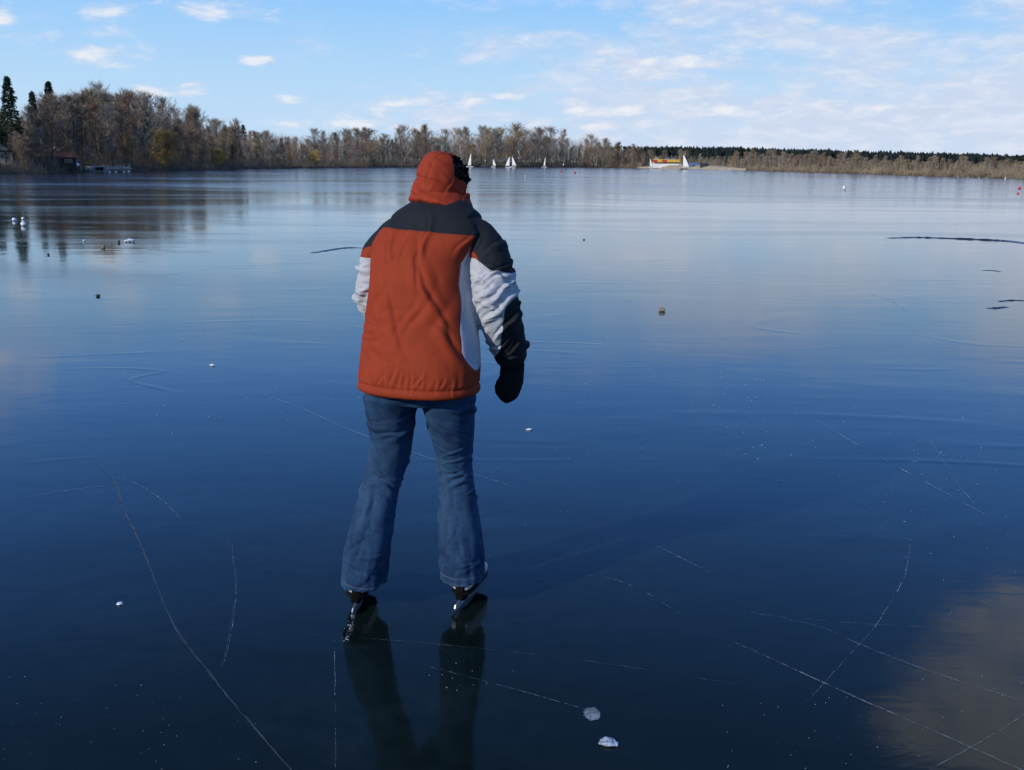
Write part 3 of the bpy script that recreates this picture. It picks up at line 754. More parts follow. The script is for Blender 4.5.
# ------------------------------------------------------------------ trees
def twig(mb, p, d, ln, wd, rnd):
    s = d.cross(Vector((rnd.uniform(-1, 1), rnd.uniform(-1, 1), rnd.uniform(-1, 1)))).normalized() * wd
    k = len(mb.v); mb.v += [tuple(p - s), tuple(p + s), tuple(p + d * ln)]; mb.f.append((k, k + 1, k + 2))
def branch_path(p, d, ln, rnd, n=4, up=0.25, wob=0.25):
    pts = [p.copy()]; d = d.copy()
    for i in range(n):
        d = (d + Vector((rnd.uniform(-wob, wob), rnd.uniform(-wob, wob), rnd.uniform(-wob, wob) + up / n))).normalized()
        p = p + d * (ln / n); pts.append(p)
    return pts
def make_tree(seed, spread=.30, base=.28, limbs=20, subs=7, twigs=11, up=.9, steep=.6, droop=0.0, trunk_r=.013, tw_len=.075, tw_w=.0022, stems=1):
    """a bare tree of height 1: returns (trunk mesh builder, crown mesh builder)"""
    rnd = random.Random(seed); tr = MB(); cr = MB()
    for st in range(stems):
        lean = Vector((rnd.uniform(-.1, .1), rnd.uniform(-.1, .1), 1)) if stems == 1 else Vector((rnd.uniform(-.45, .45), rnd.uniform(-.45, .45), 1))
        tp = branch_path(Vector((rnd.uniform(-.02, .02) * (stems - 1), rnd.uniform(-.02, .02) * (stems - 1), -.03)), lean.normalized(), .95 * (1 if stems == 1 else rnd.uniform(.6, 1)), rnd, 8, .3, .07)
        tr.tube(tp, [trunk_r * (1 - .88 * (i / 8) ** .9) for i in range(9)], 6)
        for i in range(max(4, limbs // stems)):
            f = base + (1 - base) * ((i + rnd.random()) / max(4, limbs // stems)) * .98
            k = f * 8; j = min(7, int(k)); p = tp[j].lerp(tp[j + 1], k - j)
            a = rnd.uniform(0, 2 * math.pi)
            shape = math.sin(math.pi * min(1, max(.12, ((f - base) / (1 - base)) * .78 + .2))) ** .7
            ln = spread * shape * rnd.uniform(.75, 1.25)
            d = Vector((math.cos(a), math.sin(a), steep * rnd.uniform(.6, 1.5) + .4 * f)).normalized()
            bp = branch_path(p, d, ln, rnd, 4, up * .5, .22)
            (tr if ln > .2 else cr).tube(bp, [trunk_r * .34 * (1 - .2 * q) for q in range(5)], 3, False)
            for s in range(subs):
                fs = .25 + .75 * (s + rnd.random()) / subs; kk = fs * 4; jj = min(3, int(kk)); sp_ = bp[jj].lerp(bp[jj + 1], kk - jj)
                a2 = rnd.uniform(0, 2 * math.pi)
                d2 = (bp[jj + 1] - bp[jj]).normalized() * .7 + Vector((math.cos(a2), math.sin(a2), rnd.uniform(-.3, .9)))
                d2.normalize(); l2 = ln * rnd.uniform(.3, .6) + .03
                sb_ = branch_path(sp_, d2, l2, rnd, 2, up * .3 - droop, .25)
                cr.tube(sb_, [trunk_r * .16, trunk_r * .12, trunk_r * .07], 3, False)
                for t_ in range(twigs):
                    ft = rnd.random() * 2; jt = min(1, int(ft)); q = sb_[jt].lerp(sb_[jt + 1], ft - jt)
                    d3 = ((sb_[jt + 1] - sb_[jt]).normalized() * .8 + Vector((rnd.uniform(-1, 1), rnd.uniform(-1, 1), rnd.uniform(-.5, 1.1) - droop * 2.2))).normalized()
                    twig(cr, q, d3, tw_len * rnd.uniform(.5, 1.4), tw_w * rnd.uniform(.6, 1.3), rnd)
    return tr, cr
def make_conifer(seed, width=.17, levels=46, drop=.35, bare=.05):
    rnd = random.Random(seed); tr = MB(); cr = MB()
    tr.tube([(0, 0, -.03), (.004, .003, .5), (0, 0, .99)], [.014, .009, .001], 6)
    for i in range(levels):
        f = bare + (1 - bare) * i / levels
        r_ = width * (1 - f) ** .85 * rnd.uniform(.75, 1.2) + .008
        for b in range(12):
            if rnd.random() < .15: continue
            a = rnd.uniform(0, 2 * math.pi); ln = r_ * rnd.uniform(.65, 1.15)
            o = Vector((math.cos(a), math.sin(a), 0)); p = Vector((0, 0, f + rnd.uniform(-.01, .01)))
            e = p + o * ln + Vector((0, 0, -drop * ln + rnd.uniform(.0, .02)))
            m = p.lerp(e, .5) + Vector((0, 0, .01))
            cr.tube([p, m, e], [.0022, .0016, .0006], 3, False)
            sd = Vector((-o.y, o.x, 0))
            for t_ in range(14):
                q = p.lerp(m, rnd.random() * 2) if rnd.random() < .3 else m.lerp(e, rnd.random())
                d = (o * rnd.uniform(.1, .9) + sd * rnd.choice([-1, 1]) * rnd.uniform(.3, 1) + Vector((0, 0, rnd.uniform(-.8, .15)))).normalized()
                twig(cr, q, d, rnd.uniform(.018, .038), .0052, rnd)
    return tr, cr
M_BARK = mat_simple('bark', (0.20, 0.165, 0.13), .95, .45, 3.0, 0, .1, .35)
M_TWIG = mat_simple('twigs', (0.365, 0.285, 0.205), .95, .35, .8, 0, .1, .34)
M_TWIGY = mat_simple('yellow_twigs', (0.60, 0.43, 0.16), .95, .3, .8, 0, .1, .15)
M_TWIGP = mat_simple('pale_twigs', (0.37, 0.295, 0.215), .95, .35, .8, 0, .1, .3)
M_BARKP = mat_simple('pale_bark', (0.46, 0.42, 0.36), .95, .5, 9.0, 0, .1, .25)
M_NEEDLE = mat_simple('needles', (0.055, 0.076, 0.044), .9, .45, 2.0, 0, .1, .25)
KIND = {}
def register(key, gen, bark, leaf):
    tr, cr = gen
    KIND[key] = (tr.mesh(key + '_trunk', True), cr.mesh(key + '_crown'))
    KIND[key][0].materials.append(bark); KIND[key][1].materials.append(leaf)
    j = MB(); j.add(tr.v, tr.f); nt = len(tr.f); j.add(cr.v, cr.f)
    me = j.mesh(key); me.materials.append(bark); me.materials.append(leaf)
    me.polygons.foreach_set('material_index', [0] * nt + [1] * (len(j.f) - nt)); KIND[key + '_whole'] = me
for i in range(3): register('broad%d' % i, make_tree(10 + i, .30, .10, 30, 6, 11, .9, .75), M_BARK, M_TWIG)
for i in range(3): register('slim%d' % i, make_tree(30 + i, .17, .12, 30, 6, 10, 1.3, 1.2, trunk_r=.011), M_BARK, M_TWIG)
for i in range(2): register('young%d' % i, make_tree(50 + i, .20, .10, 26, 6, 13, 1.2, 1.1, trunk_r=.011, tw_len=.11, tw_w=.0034), M_BARKP, M_TWIGP)
for i in range(2): register('bush%d' % i, make_tree(60 + i, .30, .05, 30, 6, 12, 1.0, .9, trunk_r=.012, tw_len=.13, tw_w=.0042, stems=5), M_BARK, M_TWIGP)
register('willow', make_tree(70, .42, .16, 26, 9, 20, .4, .8, droop=.55, trunk_r=.024, tw_len=.15, tw_w=.0034), M_BARK, M_TWIGY)
register('spruce0', make_conifer(80), M_BARK, M_NEEDLE)
register('spruce1', make_conifer(81, .20, 42, .2, .10), M_BARK, M_NEEDLE)

PROFILE = [(-60, 104), (-20, 104), (0, 102), (20, 104), (45, 100), (62, 97), (75, 92), (100, 89), (125, 92), (140, 92), (160, 100), (176, 103), (190, 104), (205, 113), (225, 124), (250, 127), (275, 128), (300, 132), (330, 131), (350, 126), (365, 128), (385, 133), (405, 128), (425, 125), (445, 131), (465, 127), (480, 126), (495, 129), (510, 125), (530, 128), (545, 132), (560, 129), (580, 134), (600, 140), (620, 145), (640, 148), (660, 149), (700, 150), (760, 150), (800, 151), (860, 153), (940, 157), (1024, 159), (1100, 160)]
PX_, PY_ = [a for a, _ in PROFILE], [b for _, b in PROFILE]
def prof(px): return float(np.interp(px, PX_, PY_))
def spot(px, back):
    """a point on the land, so many metres behind the shoreline in the direction of a column of the view"""
    d = ray(px, 165); a = math.atan2(d.x, d.y); r_ = shore_r(a) + back
    return Vector((math.sin(a) * r_, math.cos(a) * r_, hill(a, back))), r_
def plant(key, name, px, back, top, label, cat, group=None, parts=True, wide=1.0):
    p, dist = spot(px, back)
    h_ = at_dist(px, top, dist).z - p.z
    if h_ < .6: return None
    sc = (h_ * wide, h_ * wide, h_); rz = random.uniform(0, 6.28)
    if parts:
        o = empty(name, p, rz); o.scale = sc
        new_obj2('trunk', KIND[key][0], o); new_obj2('crown', KIND[key][1], o)
    else:
        o = bpy.data.objects.new(name, KIND[key + '_whole']); link(o); o.location = p; o.rotation_euler = (0, 0, rz); o.scale = sc
    return tag(o, label, cat, group)
def new_obj2(name, me, parent):
    o = bpy.data.objects.new(name, me); COL.objects.link(o); o.parent = parent; return o

# single trees one can point to
for px, top, back, key, wd, lab in [(15, 77, 11, 'spruce0', 1.25, 'tallest dark spruce, nearest the left edge, rising above the bare wood'),
                               (55, 82, 12, 'spruce1', 1.15, 'dark spruce with ragged flat-sided top behind the red-roofed boathouse'),
                               (38, 92, 14, 'spruce0', 1.2, 'shorter spruce standing between the two tall spruces'),
                               (-6, 92, 12, 'spruce1', 1.5, 'spruce cut by the left edge of the picture')]:
    plant(key, 'spruce_tree', px, back, top, lab, 'spruce', 'spruces above the left wood', True, wd)
plant('spruce1', 'spruce_tree', 245, 45, 125, 'small dark conifer tip above the wood right of the yellow willow', 'spruce', None, True, 1.3)
plant('willow', 'willow_tree', 166, .6, 131, 'large weeping willow with yellow twigs at the left waterline', 'willow', 'yellow willows on the shore', True, 1.15)
plant('willow', 'willow_tree', 217, 2.0, 150, 'small yellow willow just right of the large willow', 'willow', 'yellow willows on the shore', True, 1.0)
plant('willow', 'willow_tree', 317, 2.0, 151, 'small isolated yellow willow near the bend of the far shore', 'willow', 'yellow willows on the shore', True, 1.0)
for px, top, lab in [(101, 84, 'tall bare tree with rounded crown on the left skyline above the jetty'), (137, 90, 'bare tree with broad crown on the skyline left of the white cloud'), (170, 97, 'bare tree with dark spreading limbs on the skyline above the yellow willow'), (236, 119, 'lone bare treetop above the dip in the left wood')]:
    plant('broad%d' % random.randrange(3), 'bare_tree', px, 14, top, lab, 'tree', 'skyline trees of the left wood', True, .8)
# the woods
rnd = random.Random(4)
def wood(n, x0, x1, backs, keys, name, label, group, parts, lo=.0, hi=.35, wide=(.8, 1.3), jit=5):
    for i in range(n):
        px = x0 + (x1 - x0) * (i + rnd.random()) / n
        back = backs[0] + (backs[1] - backs[0]) * rnd.random() ** 1.2
        if (643 < px < 744 and back < 16) or (-16 < px < 13 and back < 16) or (138 < px < 196 and back < 5): continue
        top = prof(px) + rnd.gauss(0, jit * .4)
        foot = 172
        top = top + (foot - top) * rnd.uniform(lo, hi) * (1.0 if rnd.random() < .75 else 0.0)
        plant(rnd.choice(keys), name, px, back, top, label, 'tree', group, parts, rnd.uniform(*wide))
B = ['broad0', 'broad1', 'broad2']; SL_ = ['slim0', 'slim1', 'slim2']
wood(110, -45, 235, (6, 50), B + SL_ * 2, 'bare_tree', 'bare grey-brown tree in the dense wood on the left shore', 'trees of the left wood', True)
wood(54, -45, 235, (1.5, 8), SL_ + B, 'bare_tree', 'lower bare tree along the waterline of the left wood', 'waterline trees of the left wood', True, .3, .6)
wood(66, 225, 430, (2, 60), B * 2 + SL_, 'bare_tree', 'bare brown tree in the wood between the yellow willow and the skater', 'trees of the middle wood', False, .0, .4, (.9, 1.4))
wood(66, 425, 640, (3, 70), B * 2 + SL_, 'bare_tree', 'bare brown tree in the far wood behind the sailboats', 'trees of the far wood', False, .0, .45, (.9, 1.3))
wood(150, 615, 1070, (2, 40), ['young0', 'young1'], 'young_birch', 'slender pale young birch in the low belt along the right shore', 'young birches on the right shore', False, .0, .45, (.8, 1.4), 3)

# scrub and reeds at the water's edge: uncountable
def thicket(name, x0, x1, n, back, hgt, mat, label, seed, wd=.016):
    r_ = random.Random(seed); mb = MB()
    for i in range(n):
        px = r_.uniform(x0, x1)
        if (-14 < px < 12 and r_.random() < .8) or 641 < px < 744: continue
        p, dist = spot(px, back[0] + (back[1] - back[0]) * r_.random() ** 1.6)
        clump = .55 + .45 * math.sin(px * .37 + seed) * math.sin(px * .11 + 2 * seed)
        h_ = hgt * clump * r_.uniform(.45, 1.15) * (dist / 160) ** .55
        m = dist / 160.0
        for k in range(5):
            d = Vector((r_.uniform(-.5, .5), r_.uniform(-.5, .5), 1)).normalized()
            q = p + Vector((r_.uniform(-.5, .5), r_.uniform(-.3, .3), -.05))
            twig(mb, q, d, h_ * r_.uniform(.6, 1.1), wd * m, r_)
            for j in range(3):
                f = r_.uniform(.3, .9); d2 = (d * .6 + Vector((r_.uniform(-1, 1), r_.uniform(-1, 1), r_.uniform(-.2, .8)))).normalized()
                twig(mb, q + d * h_ * f, d2, h_ * .35, wd * .8 * m, r_)
    return tag(mb.build(name, mat), label, 'undergrowth', None, 'stuff')
M_SCRUB = mat_simple('scrub', (0.26, 0.21, 0.15), .95, .5, .3, 0, .1)
M_REED = mat_simple('reed', (0.36, 0.285, 0.19), .95, .45, .3, 0, .1)
thicket('undergrowth', -60, 235, 3600, (0.3, 30), 2.3, M_SCRUB, 'tangled dark undergrowth below the left wood', 1)
thicket('undergrowth', 225, 640, 3200, (0.5, 45), 2.2, M_SCRUB, 'brown undergrowth below the woods of the far shore', 2)
thicket('reeds', 620, 1080, 4200, (0.4, 16), 1.5, M_REED, 'pale reeds and brush along the right shore', 3)
# deeper in, stems and brush stand too close to tell apart
def deep_wood(name, x0, x1, n, back, frac_, mat, label, seed):
    r_ = random.Random(seed); mb = MB()
    for i in range(n):
        px = r_.uniform(x0, x1); bk = r_.uniform(*back); p, dist = spot(px, bk)
        if 643 < px < 744 and bk < 18: continue
        h_ = (at_dist(px, prof(px), dist).z - p.z) * frac_ * r_.uniform(.55, 1.1)
        if h_ < .5: continue
        m = dist / 1000.0; d = Vector((r_.uniform(-.12, .12), r_.uniform(-.12, .12), 1)).normalized()
        twig(mb, p - d * .2, d, h_, .085 * m + .02, r_)
        for j in range(16):
            f = r_.uniform(.05, .95); d2 = (d * r_.uniform(.2, 1.2) + Vector((r_.uniform(-1, 1), r_.uniform(-1, 1), r_.uniform(-.1, .8)))).normalized()
            twig(mb, p + d * h_ * f, d2, h_ * r_.uniform(.10, .28), .05 * m + .012, r_)
    return tag(mb.build(name, mat), label, 'brushwood', None, 'stuff')
deep_wood('brushwood', -520, 240, 7600, (25, 75), .72, M_SCRUB, 'dense grey-brown brushwood filling the left wood', 21)
deep_wood('brushwood', 215, 645, 3800, (25, 95), .80, M_SCRUB, 'dense brown brushwood filling the far woods', 22)
deep_wood('brushwood', 615, 1500, 4900, (8, 60), .62, M_REED, 'pale brushwood between the young birches', 23)

# the far pine forest on the right: one dark mass
def pine_mass():
    r_ = random.Random(9); mb = MB()
    for i in range(620):
        px = 585 + 520 * (i + r_.random()) / 620
        dist = r_.uniform(680, 950); d = ray(px, 160); k = dist / math.hypot(d.x, d.y)
        top = np.interp(px, [585, 640, 700, 780, 860, 940, 1024, 1110], [147, 146, 146.5, 148, 150.5, 152.5, 155, 157]) + r_.gauss(0, .8)
        zt = at_dist(px, top, dist).z; x, y = d.x * k, d.y * k
        zb = land_z(x, y) - .5; h_ = max(4, zt - zb); w_ = h_ * r_.uniform(.16, .26)
        mb.tube([(x, y, zb), (x, y, zb + h_ * .6)], [.25, .15], 4, False)
        for lv in range(5):
            f0 = .04 + .18 * lv; ww = w_ * (1.1 - .13 * lv) * r_.uniform(.8, 1.2); n_ = 7; b_ = len(mb.v)
            for q in range(n_):
                a = 2 * math.pi * q / n_ + r_.random(); rr_ = ww * r_.uniform(.6, 1.25)
                mb.v.append((x + math.cos(a) * rr_, y + math.sin(a) * rr_, zb + h_ * (f0 + r_.uniform(-.04, .04))))
            mb.v.append((x + r_.uniform(-.3, .3), y, zb + h_ * min(1, f0 + .24)))
            for q in range(n_): mb.f.append((b_ + q, b_ + (q + 1) % n_, b_ + n_))
    return mb
M_PINE = mat_simple('far_pines', (0.022, 0.032, 0.030), .95, .4, .15, 0, .05)
tag(pine_mass().build('pine_forest', M_PINE), 'dark far pine forest on the low ridge behind the right shore', 'forest', None, 'stuff')
# ------------------------------------------------------------------ beach, boats, buildings and small things on the shores
M_SAND = mat_simple('sand', (0.52, 0.42, 0.27), .95, .2, .6, 0, .1)
M_WHITE = mat_simple('white_paint', (0.80, 0.80, 0.78), .5, .06, 3.0)
M_SAIL = mat_simple('sailcloth', (0.82, 0.82, 0.80), .8, .05, 1.2)
M_CREAM = mat_simple('cream_render', (0.66, 0.58, 0.42), .9, .15, 1.5)
M_TIMBER = mat_simple('dark_timber', (0.05, 0.038, 0.028), .9, .3, 2.0)
M_ROOFR = mat_simple('red_roof', (0.30, 0.125, 0.075), .9, .3, 2.0)
M_GREY = mat_simple('grey_stone', (0.34, 0.31, 0.28), .9, .3, 1.5)
M_PINKW = mat_simple('weathered_planks', (0.40, 0.32, 0.27), .9, .3, 1.2)
M_YEL = mat_simple('yellow_paint', (0.72, 0.46, 0.06), .6, .1, 2.0)
M_RED = mat_simple('red_paint', (0.55, 0.05, 0.03), .6, .15, 2.0)
M_PINKR = mat_simple('buoy_red', (0.70, 0.05, 0.08), .4, .1, 6.0)
M_BLUE = mat_simple('blue_tarp', (0.10, 0.16, 0.32), .7, .2, 2.0)
M_STEELG = mat_simple('grey_metal', (0.30, 0.31, 0.32), .5, .2, 3.0)
M_GLASSW = mat_simple('window_glass', (0.02, 0.025, 0.03), .1, .1, 2.0)
M_ALU = mat_simple('mast_metal', (0.45, 0.45, 0.44), .4, .1, 2.0)

# sand sheet along the water on the right
v = []; f = []
cols = np.linspace(638, 746, 60)
for i, px in enumerate(cols):
    k = math.sin(math.pi * i / 59) ** .5
    for j, (bk, z) in enumerate(((-2.5, -.06), (-1.0, .10 * k), (3, .7 * k + .1), (7 + 6 * k, 1.5 * k + .15), (12 + 14 * k, .3))):
        d = ray(px, 165); a = math.atan2(d.x, d.y); r_ = shore_r(a) + bk * (.3 + .7 * k) + .5 * math.sin(px * .9)
        v.append((math.sin(a) * r_, math.cos(a) * r_, max(z, hill(a, max(0, bk)) + .06) if bk > 0 else z))
for i in range(59):
    for j in range(4):
        a0 = i * 5 + j; f.append((a0, a0 + 5, a0 + 6, a0 + 1))
tag(new_obj('beach', mesh_np('beach', v, f, True), M_SAND), 'pale sandy beach on the far right shore', None, None, 'structure')

# sailing boats on runners, each hull, mast, boom and sail
def sailboat(px, base, top, label, lean=0.0, w_=.44, dirn=1, jib=False, group='small white sailboats on the far ice', cover=None):
    g = ground(px, base); h_ = at_dist(px, top, math.hypot(g.x, g.y)).z
    o = empty('sailboat', g, -math.atan2(g.x, g.y) - .55); tag(o, label, 'sailboat', group)
    L_ = h_ * .62
    hb = MB(); rings_ = []
    for t_, hw, z0 in ((-.5, .10, .05), (-.3, .15, .03), (0, .17, .02), (.3, .11, .04), (.5, .015, .10)):
        rings_.append(((t_ * L_ * dirn, 0, .22 + z0), Vector((0, hw * L_ * .55, 0)), Vector((0, 0, .14)), 3))
    loft(hb, rings_, 12); hb.build('hull', M_WHITE if cover is None else cover, o, True)
    rn = MB(); rn.box(-.05 * L_, .05 * L_, -.42 * L_, .42 * L_, .15, .2)
    for sy in (-.42, .42): rn.box(-.12 * L_, .12 * L_, sy * L_ - .02, sy * L_ + .02, 0, .16)
    rn.build('runner_plank', M_TIMBER, o)
    mx = .14 * L_ * dirn; tip = (mx - lean * h_, 0, h_)
    MB().tube([(mx, 0, .2), tip], [.05, .03], 6).build('mast', M_ALU, o)
    MB().tube([(mx, 0, .75), (mx - w_ * h_ * dirn, 0, .8)], .04, 5).build('boom', M_ALU, o)
    sl2 = MB(); n_ = 8; vv_ = []
    for i in range(n_ + 1):
        t_ = i / n_; z = .8 + (h_ - .9) * t_; fx = mx - lean * h_ * t_
        ch = w_ * h_ * (1 - t_) ** .8 + .06
        for j in range(5):
            q = j / 4; vv_.append((fx - ch * q * dirn, .10 * ch * math.sin(math.pi * q) * (1 - .5 * t_), z))
    ff = [(i * 5 + j, i * 5 + j + 1, i * 5 + j + 6, i * 5 + j + 5) for i in range(n_) for j in range(4)]
    sl2.add(vv_, ff); so = sl2.build('sail', M_SAIL, o, True)
    so.modifiers.new('cloth', 'SOLIDIFY').thickness = .02
    if jib:
        jb = MB(); vv_ = []
        for i in range(7):
            t_ = i / 6; z = .5 + (h_ * .8 - .5) * t_; x0 = mx + .42 * L_ * dirn * (1 - t_)
            for j in range(4): vv_.append((x0 + (mx + .03 - x0) * j / 3, -.25 * math.sin(math.pi * j / 3) * (1 - t_), z))
        jb.add(vv_, [(i * 4 + j, i * 4 + j + 1, i * 4 + j + 5, i * 4 + j + 4) for i in range(6) for j in range(3)])
        jo = jb.build('jib', M_SAIL, o, True); jo.modifiers.new('cloth', 'SOLIDIFY').thickness = .02
    return o
sailboat(470, 167.6, 153, "white sail just right of the skater's head", 0, .26, 1)
sailboat(493.5, 167.8, 159, 'lowest white sail, left of the close pair', 0, .42, -1)
sailboat(508.5, 168.0, 156.5, 'left sail of the close pair', -.03, .40, 1)
sailboat(513, 167.6, 156.3, 'right sail of the close pair', .03, .42, -1)
sailboat(544.5, 167.6, 157, 'slim lone white sail to the right of the pair', 0, .20, 1)
sailboat(650.5, 168.4, 158.5, 'pale sail at the left end of the sandy beach', 0, .30, -1)
sailboat(684, 169.6, 154.5, 'largest white sail, in front of the sandy beach', .02, .48, -1, False, cover=M_TIMBER)
M_DARKC = mat_simple('dark_cloth', (0.03, 0.035, 0.05), .9, .3, 5.0)

# a white covered hull lying by the far wood
def upturned_boat(px, back, ln, mat, label, rz=0.0, z=0.0, group=None):
    p, dist = spot(px, back) if back is not None else (ground(px, 168.3), 0)
    o = empty('rowing_boat', p + Vector((0, 0, z)), -math.atan2(p.x, p.y) + rz); tag(o, label, 'boat', group)
    mb = MB(); loft(mb, [((t_ * ln, 0, .28 * k + .02), Vector((0, .26 * ln * k * .8, 0)), Vector((0, 0, .28 * k)), 2.4) for t_, k in ((-.5, .55), (-.3, .9), (0, 1), (.3, .8), (.5, .12))], 14)
    mb.build('hull', mat, o, True)
    MB().tube([(-.5 * ln, 0, .40), (0, 0, .60), (.3 * ln, 0, .48)], .03, 5).build('keel', M_TIMBER, o)
    return o
upturned_boat(482.5, 1.5, 3.2, M_WHITE, 'small white boat lying on the shore left of the lowest sail')

# distant people by the far shore: one body each
def small_person(px, base, hgt, coat, label):
    g = ground(px, base); o = empty('person', g, random.uniform(-.6, .6)); tag(o, label, 'person', 'people far out on the ice')
    b = MB(); s_ = hgt / 1.75
    for sx in (-1, 1): axis_loft(b, [Vector((sx * .11, .12 * sx, .02)) * s_, Vector((sx * .11, .03 * sx, .45)) * s_, Vector((sx * .08, 0, .9)) * s_], [.06 * s_, .075 * s_, .10 * s_], 10)
    loft(b, [(Vector((0, 0, z)) * s_, Vector((a, 0, 0)) * s_, Vector((0, b_, 0)) * s_) for z, a, b_ in ((.85, .17, .12), (1.1, .17, .12), (1.35, .21, .13), (1.46, .15, .10), (1.5, .06, .06))], 14)
    for sx in (-1, 1): axis_loft(b, [Vector((sx * .2, 0, 1.4)) * s_, Vector((sx * .27, -.02, 1.12)) * s_, Vector((sx * .25, .1, .88)) * s_], [.07 * s_, .055 * s_, .04 * s_], 8)
    loft(b, [(Vector((0, .01, z)) * s_, Vector((a, 0, 0)) * s_, Vector((0, a * 1.1, 0)) * s_) for z, a in ((1.47, .055), (1.55, .075), (1.63, .085), (1.71, .07), (1.76, .02))], 12)
    me = remesh(b, .04 * s_, 1); me.polygons.foreach_set('use_smooth', [True] * len(me.polygons))
    me.materials.append(M_DARKC); new_obj2('body', me, o)
    c = MB(); loft(c, [(Vector((0, 0, z)) * s_, Vector((a, 0, 0)) * s_, Vector((0, b_, 0)) * s_) for z, a, b_ in ((.82, .21, .16), (1.1, .21, .16), (1.36, .25, .17), (1.48, .12, .10))], 14)
    c.build('coat', coat, o, True)
small_person(563.5, 167.9, 2.2, M_WHITE, 'tiny standing figure in white right of the lone sail')
small_person(567, 167.6, 2.0, M_DARKC, 'tiny dark standing figure beside the one in white')
small_person(435, 167.9, 1.9, M_DARKC, "tiny dark figure on the shore just left of the skater's hood")

# buoys and poles on the ice
def buoy(px, base, dia_px, mat, label, group='red buoys frozen into the ice', tall=1.0):
    g = ground(px, base); d = math.hypot(g.x, g.y); r_ = dia_px * d / FPX / 2
    o = empty('buoy', g); tag(o, label, 'buoy', group)
    mb = MB(); loft(mb, [((0, 0, r_ * (z + .75) * tall), Vector((a * r_, 0, 0)), Vector((0, a * r_, 0))) for z, a in ((-.8, .55), (-.5, .87), (0, 1), (.5, .87), (.85, .5), (1.0, .2))], 18)
    mb.build('float', mat, o, True)
    MB().tube([(0, 0, r_ * 1.7 * tall), (0, 0, r_ * 2.3 * tall)], r_ * .16, 8).build('eyelet', M_STEELG, o)
buoy(1019.5, 189, 2.6, M_PINKR, 'larger red buoy at the right edge of the ice')
buoy(1018, 194, 1.9, M_PINKR, 'small red buoy in front of the larger one at right')
buoy(561, 172, 1.8, M_RED, 'tiny red buoy below the figure in white')
buoy(575, 173.5, 2.2, M_RED, 'tiny red buoy right of and nearer than the other far one')
buoy(844, 190, 3.2, M_WHITE, 'white marker buoy alone on the right-hand ice', None, 1.5)
def pole(px, base, top, label, mat=M_WHITE, r_=None):
    g = ground(px, base); d = math.hypot(g.x, g.y); zt = at_dist(px, top, d).z; w_ = .45 * d / FPX
    o = tag(MB().tube([(0, 0, 0), (0, 0, zt * .92), (0, 0, zt)], [w_, w_, w_ * .4], 7).build('marker_pole', mat, None, True, g), label, 'pole', 'poles in the ice along the right shore')
for px, base, top, lab in [(958, 178.6, 176.4, 'leftmost short pale pole of the row by the right shore'), (968, 179.2, 176.8, 'second short pole of the row by the right shore'), (979, 179.6, 177, 'third short pole of the row by the right shore'), (986, 180, 177.6, 'fourth short pole of the row, left of the white post'),
                           (1005, 181.5, 177, 'thicker white post standing nearest the right edge'), (871, 173.6, 169.5, 'single pale pole by the shore left of the red buoys'), (525, 178.5, 175, 'thin pale pole out on the ice below the sails'), (627, 179, 176.5, 'thin short pole on the ice left of the beach'), (684.5, 168.2, 152, 'tall thin flagpole behind the largest sail')]:
    pole(px, base, top, lab, M_ALU if 950 < px < 1000 else M_WHITE)

